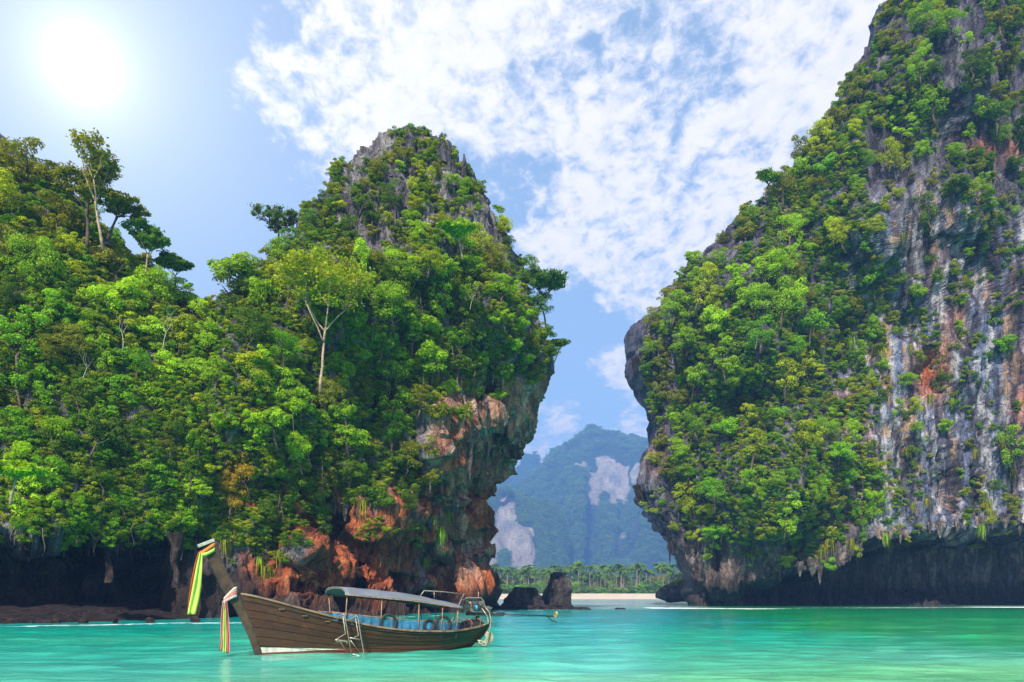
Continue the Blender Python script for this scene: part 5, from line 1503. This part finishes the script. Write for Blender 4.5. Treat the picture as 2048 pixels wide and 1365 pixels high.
c0 = bp(412, 1088, 0); mb = MB().box(c0 + Vector((0, 0, .02)), (.50, .22, .10), Euler((0, math.radians(-24), 0)).to_matrix()); mb.build('prow_cap', CAPM, prow, bevel=.015)
MB().tube([hull_pt(1, .2, 1), hull_pt(1, .6, 1) + Vector((.02, 0, 0)), hull_pt(1, 1, 1) + Vector((.03, .15, .06))], .06, 8).build('stern_post', PROW, boat, True)

# canopy on its posts
roof = MB(); P = []
S0, S1, HW = 2.45, 6.75, .98
def roofz(s, v):
    base = np.interp(s, [2.45, 3.4, 5, 6.75], [1.99, 1.90, 1.76, 1.50])
    rise = np.interp(s, [2.45, 3.4, 5, 6.75], [.24, .27, .24, .14])
    return base + rise * (1 - v * v)
for i in range(25):
    s_ = lerp(S0, S1, i / 24); P.append([L3(s_ + .10 * math.sin(v * 3), v * HW, roofz(s_, v) + .008 * math.sin(s_ * 7 + v * 4)) for v in np.linspace(-1, 1, 15)])
roof.grid(P); canopy = roof.build('canopy', CANV, boat, True, solid=.025)
for v in (-1, 1): MB().tube([L3(s_, v * HW, roofz(s_, v) - .02) for s_ in np.linspace(S0, S1, 12)], .018, 6).build('edge_pole', RUSTY, canopy, True)
for s_ in (S0 + .02, 3.4, 4.5, 5.6, S1 - .02): MB().tube([L3(s_ + .10 * math.sin(v * 3), v * (HW - .02), roofz(s_, v) - .04) for v in np.linspace(-1, 1, 9)], .014, 6).build('roof_hoop', RUSTY, canopy, True)
for s_ in (2.55, 3.75, 5.1, 6.0, 6.6):
    for sd in (1, -1):
        MB().tube([L3(s_, sd * (beam(s_) - .10), sheer(s_) - .25), L3(s_, sd * (HW - .06), roofz(s_, 1) - .01)], .018, 6).build('canopy_post', RUSTY, boat, True)
# tubular luggage rack over the canopy's rear
rk = MB(); 
for u in (.25, -.45):
    rk.tube([bp(838, 1196, u), bp(848, 1182, u), bp(885, 1184, u), bp(920, 1188, u)], .022, 6)
rk.tube([bp(848, 1182, .25), bp(848, 1182, -.45)], .02, 6); rk.tube([bp(918, 1188, .25), bp(918, 1188, -.45)], .02, 6); rk.tube([bp(868, 1184, 0), bp(869, 1198, 0)], .014, 5)
rk.build('roof_rack', STEEL, boat, True)
# blue side curtains hung from a rail
for sd, nm in ((1, 'side_curtain'), (-1, 'side_curtain')):
    P = []; n = 120
    for i in range(n):
        s_ = lerp(2.15, 6.75, i / (n - 1)); top = np.interp(s_, [2.15, 4, 6.75], [1.40, 1.16, .97]); u = sd * (beam(s_) - .07)
        P.append([L3(s_, u + sd * (.018 * math.sin(s_ * 23) + .012 * math.sin(s_ * 41 + 1)) * (j / 6 + .1), lerp(top + .012 * math.sin(s_ * 9), sheer(s_) - .03, j / 6)) for j in range(7)])
    MB().grid(P).build(nm, TARP, boat, True, solid=.008)
    MB().tube([L3(s_, sd * (beam(s_) - .07), np.interp(s_, [2.15, 4, 6.75], [1.41, 1.17, .98])) for s_ in np.linspace(2.1, 6.8, 12)], .016, 6).build('curtain_rail', RUSTY, boat, True)

def tyre(px, py, R, r, u, lab):
    c = bp(px, py, u); mb = MB(); P = []
    for i in range(36):
        a = 2 * math.pi * i / 36; row = []
        for j in range(11):
            b = 2 * math.pi * j / 10; rr_ = R + r * math.cos(b) * (1.0) ; row.append(c + Vector((rr_ * math.cos(a), -r * .9 * math.sin(b), rr_ * math.sin(a))))
        P.append(row)
    mb.grid(P, closed_u=True)
    rot = mb.mesh('tyre_fender', RUBBER, True)
    o = link('tyre_fender', rot, None); o.matrix_world = boat_m()
    tag(o, lab, 'tyre', 'tyre fenders hung inside the boat')
def boat_m(): return Matrix.Translation(BOW) @ Matrix.Rotation(math.atan2(DY, DX), 4, 'Z')
tyre(777, 1246, .27, .055, .86, 'left of the three tyre fenders, alone beside the canopy post on the blue curtain')
tyre(858, 1251, .19, .05, .86, 'smallest tyre fender, between the two larger ones on the blue curtain')
tyre(886, 1249, .27, .055, .84, 'rear tyre fender on the blue curtain, nearest the engine')

# boarding ladder hooked over the gunwale
ld = link('boarding_ladder', None, None); ld.matrix_world = boat_m()
tag(ld, 'folding steel tube boarding ladder hooked over the near gunwale of the boat', 'ladder')
U = 1.04
def U_(px, py, du=0): return bp(px, py, U + du)
a1, a2 = U_(687, 1229), U_(703, 1309); b1, b2 = U_(714, 1233), U_(729, 1313)
MB().tube([U_(672, 1237, -.25), U_(676, 1233, -.22), U_(687, 1228), U_(689, 1231), U_(697, 1275), U_(703, 1309)], .019, 7).build('side_rail', STEEL, ld, True)
MB().tube([U_(698, 1242, -.25), U_(702, 1238, -.22), U_(713, 1232), U_(716, 1236), U_(722, 1275), U_(729, 1311), U_(727, 1314), U_(705, 1309)], .019, 7).build('side_rail', STEEL, ld, True)
MB().tube([U_(675, 1239, -.25), U_(686, 1233), U_(691, 1268), U_(676, 1277), U_(670, 1281)], .014, 6).build('hook', STEEL, ld, True)
MB().tube([U_(702, 1243, -.25), U_(711, 1237), U_(717, 1271), U_(706, 1277)], .014, 6).build('hook', STEEL, ld, True)
MB().tube([U_(699, 1276), U_(723, 1280)], .022, 7).build('rung', STEEL, ld, True)
MB().tube([U_(670, 1280, .05), U_(694, 1283, .05), U_(694, 1288, .05)], .028, 7).build('rung', STEEL, ld, True)
MB().tube([U_(678, 1280, .05), U_(694, 1305)], .012, 6).build('brace', STEEL, ld, True)
MB().tube([U_(701, 1281), U_(720, 1306)], .012, 6).build('brace', STEEL, ld, True)
tp = MB(); c = U_(676, 1282, .08); tp.tube([c + Vector((.045 * math.cos(a), 0, .045 * math.sin(a))) for a in np.linspace(0, 2 * math.pi, 14)[:-1]], .014, 6, closed=True); tp.build('hinge_ring', STEEL, ld, True)

# engine on its pivot with the long shaft
en = link('longtail_engine', None, None); en.matrix_world = boat_m()
tag(en, 'oily car engine on a swivel at the stern with a long propeller shaft', 'engine')
er = random.Random(4)
def ebox(name, px, py, w, h, d, mat, u=0, bev=.01, tilt=0):
    c = bp(px, py, u); return MB().box(c, (w, d, h), Euler((0, tilt, 0)).to_matrix()).build(name, mat, en, bevel=bev)
block = ebox('engine_block', 950, 1216, .62, .34, .36, ENG)
for k in range(5): MB().box(bp(938 + k * 5.2, 1213, .2), (.03, .05, .26)).build('cooling_fin', ENG, block)
ebox('cylinder_head', 948, 1204, .56, .10, .28, ENG); ebox('rocker_cover', 948, 1199, .48, .07, .18, DARKM)
ebox('gearbox', 971, 1219, .26, .24, .26, ENG); ebox('air_intake', 930, 1207, .16, .14, .16, DARKM, u=.12)
MB().tube([bp(953, 1221, .24), bp(953, 1211, .24)], .055, 12).build('oil_filter', BLUEC, en, True)
MB().tube([bp(957, 1199, .1), bp(957, 1184, .1)], .022, 8).build('exhaust_stack', RUSTY, en, True)
def edisc(name, px, py, r, u, mat, th=.04):
    c = bp(px, py, u); MB().tube([c + Vector((0, -th, 0)), c + Vector((0, th, 0))], r, 18).build(name, mat, en)
edisc('flywheel', 930, 1217, .15, .20, DARKM); edisc('pulley', 943, 1221, .07, .23, ENG); edisc('alternator', 963, 1207, .075, .20, ENG, .06); edisc('pump', 938, 1206, .05, .20, ENG, .05)
for k in range(9):
    a = bp(930 + er.uniform(0, 42), 1202 + er.uniform(0, 16), .2 + er.uniform(0, .06)); b = bp(930 + er.uniform(0, 42), 1206 + er.uniform(0, 18), .22)
    MB().tube([a, a.lerp(b, .5) + Vector((0, -.05, er.uniform(-.07, .07))), b], .011, 5).build('hose', DARKM if k % 3 else RUSTY, en, True)
MB().tube([bp(926, 1201, .2), bp(934, 1196, .22), bp(962, 1196, .22), bp(967, 1202, .22), bp(973, 1222, .22)], .022, 7).build('engine_frame', STEEL, en, True)
MB().tube([bp(926, 1201, -.2), bp(934, 1196, -.2), bp(962, 1196, -.2), bp(973, 1222, -.2)], .022, 7).build('engine_frame', STEEL, en, True)
MB().tube([bp(940, 1204, .26), bp(942, 1208, .26), bp(942, 1219, .26), bp(946, 1224, .26), bp(972, 1225, .26)], .018, 7).build('engine_frame', STEEL, en, True)
MB().tube([bp(984, 1216, .1), bp(974, 1221, .1), bp(964, 1217, .1)], .03, 7).build('tiller_handle', STEEL, en, True)
ebox('mount_beam', 970, 1229, 1.5, .10, .26, DARKM, tilt=.03)
MB().tube([bp(955, 1247, 0), bp(955, 1232, 0)], [.10, .06], 10).build('swivel_post', DARKM, en)
s0, s1 = bp(1008, 1228, 0), bp(1108, 1233, 0)
MB().tube([bp(985, 1227, 0), s0], .055, 9).build('shaft_tube', DARKM, en, True)
MB().tube([s0, s1], .028, 8).build('propeller_shaft', DARKM, en, True)
MB().tube([bp(1094, 1233, 0), bp(1104, 1242, 0), bp(1115, 1246, 0)], [.016, .02, .012], 6).build('skeg', DARKM, en)
hub = MB().tube([bp(1107, 1233, 0), bp(1112, 1233.4, 0)], .045, 10).build('propeller', BRASS, en)
ax = (s1 - s0).normalized()
for k in range(3):
    q = Quaternion(ax, 2 * math.pi * k / 3 + .5); c = s1 + ax * .06; d = q @ Vector((0, 0, 1)); w = ax.cross(d); P = []
    for i in range(6):
        tt = i / 5; hw = .085 * math.sin(math.pi * (.15 + .8 * tt)) + .01; tw = w * math.cos(.6) + ax * math.sin(.6)
        P.append([c + d * (.03 + .17 * tt) - tw * hw, c + d * (.03 + .17 * tt) + ax * .01, c + d * (.03 + .17 * tt) + tw * hw])
    MB().grid(P).build('blade', BRASS, hub, True, solid=.010)

# stern clutter: fuel drum, tilted pole, ropes, frayed rope bundle
fd = link('fuel_drum', None, None); fd.matrix_world = boat_m()
tag(fd, 'black rounded fuel tank under a sheet, lying in the stern below the engine', 'fuel tank')
P = []
for i in range(15):
    t_ = i / 14; s_ = lerp(6.95, 8.05, t_); rr_ = .26 * (math.sin(math.pi * (.06 + .88 * t_))) ** .5
    P.append([L3(s_, (rr_ * 1.35 * min(1, 1.2)) * math.cos(a) * (1 - .35 * t_), sheer(s_) + .03 + rr_ * .9 * math.sin(a) + .015 * math.sin(5 * a + s_ * 9)) for a in np.linspace(0, 2 * math.pi, 20)])
mb = MB().grid(P); n_ = 20; mb.f.append(tuple(range(n_))); mb.f.append(tuple(len(mb.v) - n_ + k for k in range(n_))); mb.build('tank', BLACKSHEET, fd, True)
for k, s_ in enumerate((7.15, 7.45, 7.8)): MB().tube([L3(s_ + .05 * math.sin(a * 2), .33 * math.cos(a), sheer(s_) + .05 + .25 * math.sin(a)) for a in np.linspace(-.2, 3.3, 16)], .011, 5).build('lashing', ORANGE_ROPE, fd, True)
pl = MB().tube([bp(903, 1243, .75), bp(928, 1188, .3)], .026, 7).build('leaning_pole', STEEL, None, True); pl.matrix_world = boat_m()
tag(pl, 'pale pole leaning from the stern curtain up beside the engine', 'pole')
tl = MB().tube([bp(905, 1209, .6), bp(911, 1222, .6), bp(909, 1240, .62), bp(904, 1246, .66)], .012, 5).build('rope', ORANGE_ROPE, None, True); tl.matrix_world = boat_m()
tag(tl, 'thin orange rope hanging from the rear corner of the canopy', 'rope')
for k, (pts, lab) in enumerate([([(968, 1212, .2), (978, 1224, .3), (982, 1240, .35), (979, 1262, .4), (976, 1285, .4)], 'pale hose arching down behind the engine past the stern'), ([(963, 1216, .25), (974, 1232, .35), (977, 1247, .4), (960, 1253, .55)], 'grey hose curving from the engine into the stern')]):
    o = MB().tube([bp(*p) for p in pts], .02, 7).build('hose', STEEL, None, True); o.matrix_world = boat_m(); tag(o, lab, 'hose')
rb = link('rope_bundle', None, None); rb.matrix_world = boat_m()
tag(rb, 'bundle of frayed pale rope loops hanging at the waterline off the stern', 'rope')
for k in range(7):
    x0 = 968 + k * 2.2; mb = MB().tube([bp(972, 1264, .3), bp(x0 + 2, 1268, .3), bp(x0 + 5, 1276, .32), bp(x0 + 1, 1285, .3), bp(966 + k * .4, 1287, .3)], .02, 6); mb.build('strand', ROPE, rb, True)
MB().tube([bp(955, 1281, .35), bp(972, 1286, .3), bp(987, 1281, .3)], .03, 7).build('strand', ROPE, rb, True)
cl = MB()
for (x0, y0) in [(962, 1285), (968, 1289)]:
    c = bp(x0, y0, .4); cl.tube([c + Vector((.09 * math.cos(a), .03 * math.sin(a), .05 * math.sin(a))) for a in np.linspace(0, 6.1, 12)], .02, 6, closed=True)
cl.build('strand', ROPE, rb, True)

# prow ribbons
def ribbon_mat(n, c): 
    t = NT(n); o = t.n('ShaderNodeTexCoord').outputs['Object']; c2 = t.mix(t.mapr(t.noise(t.scale(o, (8, 8, 1)), 3, 3), .35, .65), tuple(x * .8 for x in c), c)
    d = t.n('ShaderNodeBsdfDiffuse'); t.put(d.inputs[0], c2); tr = t.n('ShaderNodeBsdfTranslucent'); t.put(tr.inputs[0], c2)
    mx = t.n('ShaderNodeMixShader'); mx.inputs[0].default_value = .3; t.t.links.new(d.outputs[0], mx.inputs[1]); t.t.links.new(tr.outputs[0], mx.inputs[2]); t.t.links.new(mx.outputs[0], t.out.inputs[0]); return t.m
RL = ribbon_mat('lime_silk', (.58, .78, .16)); RO = ribbon_mat('orange_silk', (.85, .28, .09)); RP = ribbon_mat('pink_silk', (.85, .27, .30)); RW = ribbon_mat('white_silk', (.72, .68, .62)); RPK = ribbon_mat('salmon_silk', (.80, .32, .24))
def strip(parent, mat, cols_, seed, name='ribbon_strip', u0=.10):
    """cols_: rows of (px_left, px_right, py) from top to bottom, pleated"""
    P = []; rr = random.Random(seed); ph = rr.uniform(0, 6); ys = [c[2] for c in cols_]
    for i in range(26):
        y = lerp(ys[0], ys[-1], i / 25); l = np.interp(y, ys, [c[0] for c in cols_]); r = np.interp(y, ys, [c[1] for c in cols_]); row = []
        for j in range(9):
            v = j / 8; row.append(bp(lerp(l, r, v), y, u0 + .030 * math.sin(v * 9 + ph + i * .05) + .02 * math.sin(i * .3 + ph)))
        P.append(row)
    return MB().grid(P).build(name, mat, parent, True, solid=.004)
def wrap(parent, mat, pts, hw, name='ribbon_wrap'):
    """band round the prow: pts = (px, py) down one side, the band's height hw in px"""
    P = []
    for (px, py, u) in pts: P.append([bp(px, py - hw, u), bp(px, py, u * 1.08), bp(px, py + hw, u)])
    return MB().grid(P).build(name, mat, parent, True, solid=.006)
g1 = link('prow_ribbon', None, None); g1.matrix_world = boat_m()
tag(g1, 'long lime and orange silk ribbon tied round the very top of the prow', 'ribbon')
wrap(g1, RO, [(403, 1106, .10), (412, 1101, .115), (423, 1093, .115), (430, 1090, .10), (430, 1091, -.10), (412, 1102, -.115), (402, 1107, -.10), (400, 1107, 0), (403, 1106, .10)], 4.2)
wrap(g1, RL, [(402, 1111, .11), (414, 1108, .122), (425, 1102, .122), (430, 1099, .10), (430, 1099, -.10), (412, 1109, -.115), (402, 1111, -.10), (400, 1111, 0), (402, 1111, .11)], 3.6)
strip(g1, RO, [(397, 402, 1104), (389, 397, 1130), (383, 391, 1160), (377, 384, 1200), (374, 380, 1230)], 1, u0=.13)
strip(g1, RL, [(399, 405, 1106), (393, 405, 1130), (386, 403, 1170), (379, 397, 1205), (375, 391, 1229)], 2, u0=.20)
g2 = link('prow_ribbon', None, None); g2.matrix_world = boat_m()
tag(g2, 'pink, lime and white silk ribbons tied lower down where the prow meets the hull', 'ribbon')
for k, (m_, dy) in enumerate([(RW, -9), (RPK, -3.5), (RP, 1), (RW, 6)]):
    wrap(g2, m_, [(449, 1200 + dy * .3, .10), (458, 1194 + dy * .7, .13), (468, 1187 + dy, .15), (474, 1186 + dy, .12), (474, 1186 + dy, -.12), (460, 1192 + dy * .7, -.12), (449, 1200 + dy * .3, -.10), (447, 1200, 0), (449, 1200 + dy * .3, .10)], 3.2)
strip(g2, RW, [(445, 450, 1202), (442, 449, 1230), (441, 448, 1270), (440, 447, 1296)], 3, u0=.17)
strip(g2, RPK, [(446, 451, 1204), (443, 448, 1240), (441, 446, 1280), (438, 444, 1302)], 4, u0=.19)
strip(g2, RP, [(448, 454, 1202), (451, 458, 1240), (452, 460, 1280), (452, 459, 1307)], 5, u0=.19)
strip(g2, RL, [(447, 451, 1204), (447, 452, 1240), (446, 453, 1280), (445, 452, 1306)], 6, u0=.21)
# anchor line off the bow
def haze_setup():
    me = MB().box((0, 1350, 223), (5700, 3140, 456)).mesh('haze', None)
    m_ = bpy.data.materials.new('humid_air'); m_.use_nodes = True; nt = m_.node_tree; nt.nodes.clear()
    o_ = nt.nodes.new('ShaderNodeOutputMaterial'); v = nt.nodes.new('ShaderNodeVolumePrincipled')
    v.inputs['Color'].default_value = (.20, .44, 1.0, 1); v.inputs['Density'].default_value = 0.00048
    v.inputs['Anisotropy'].default_value = .0
    nt.links.new(v.outputs[0], o_.inputs['Volume']); me.materials.append(m_)
    tag(link('haze', me), 'thin blue haze in the air between the cliffs', kind='stuff')
haze_setup()
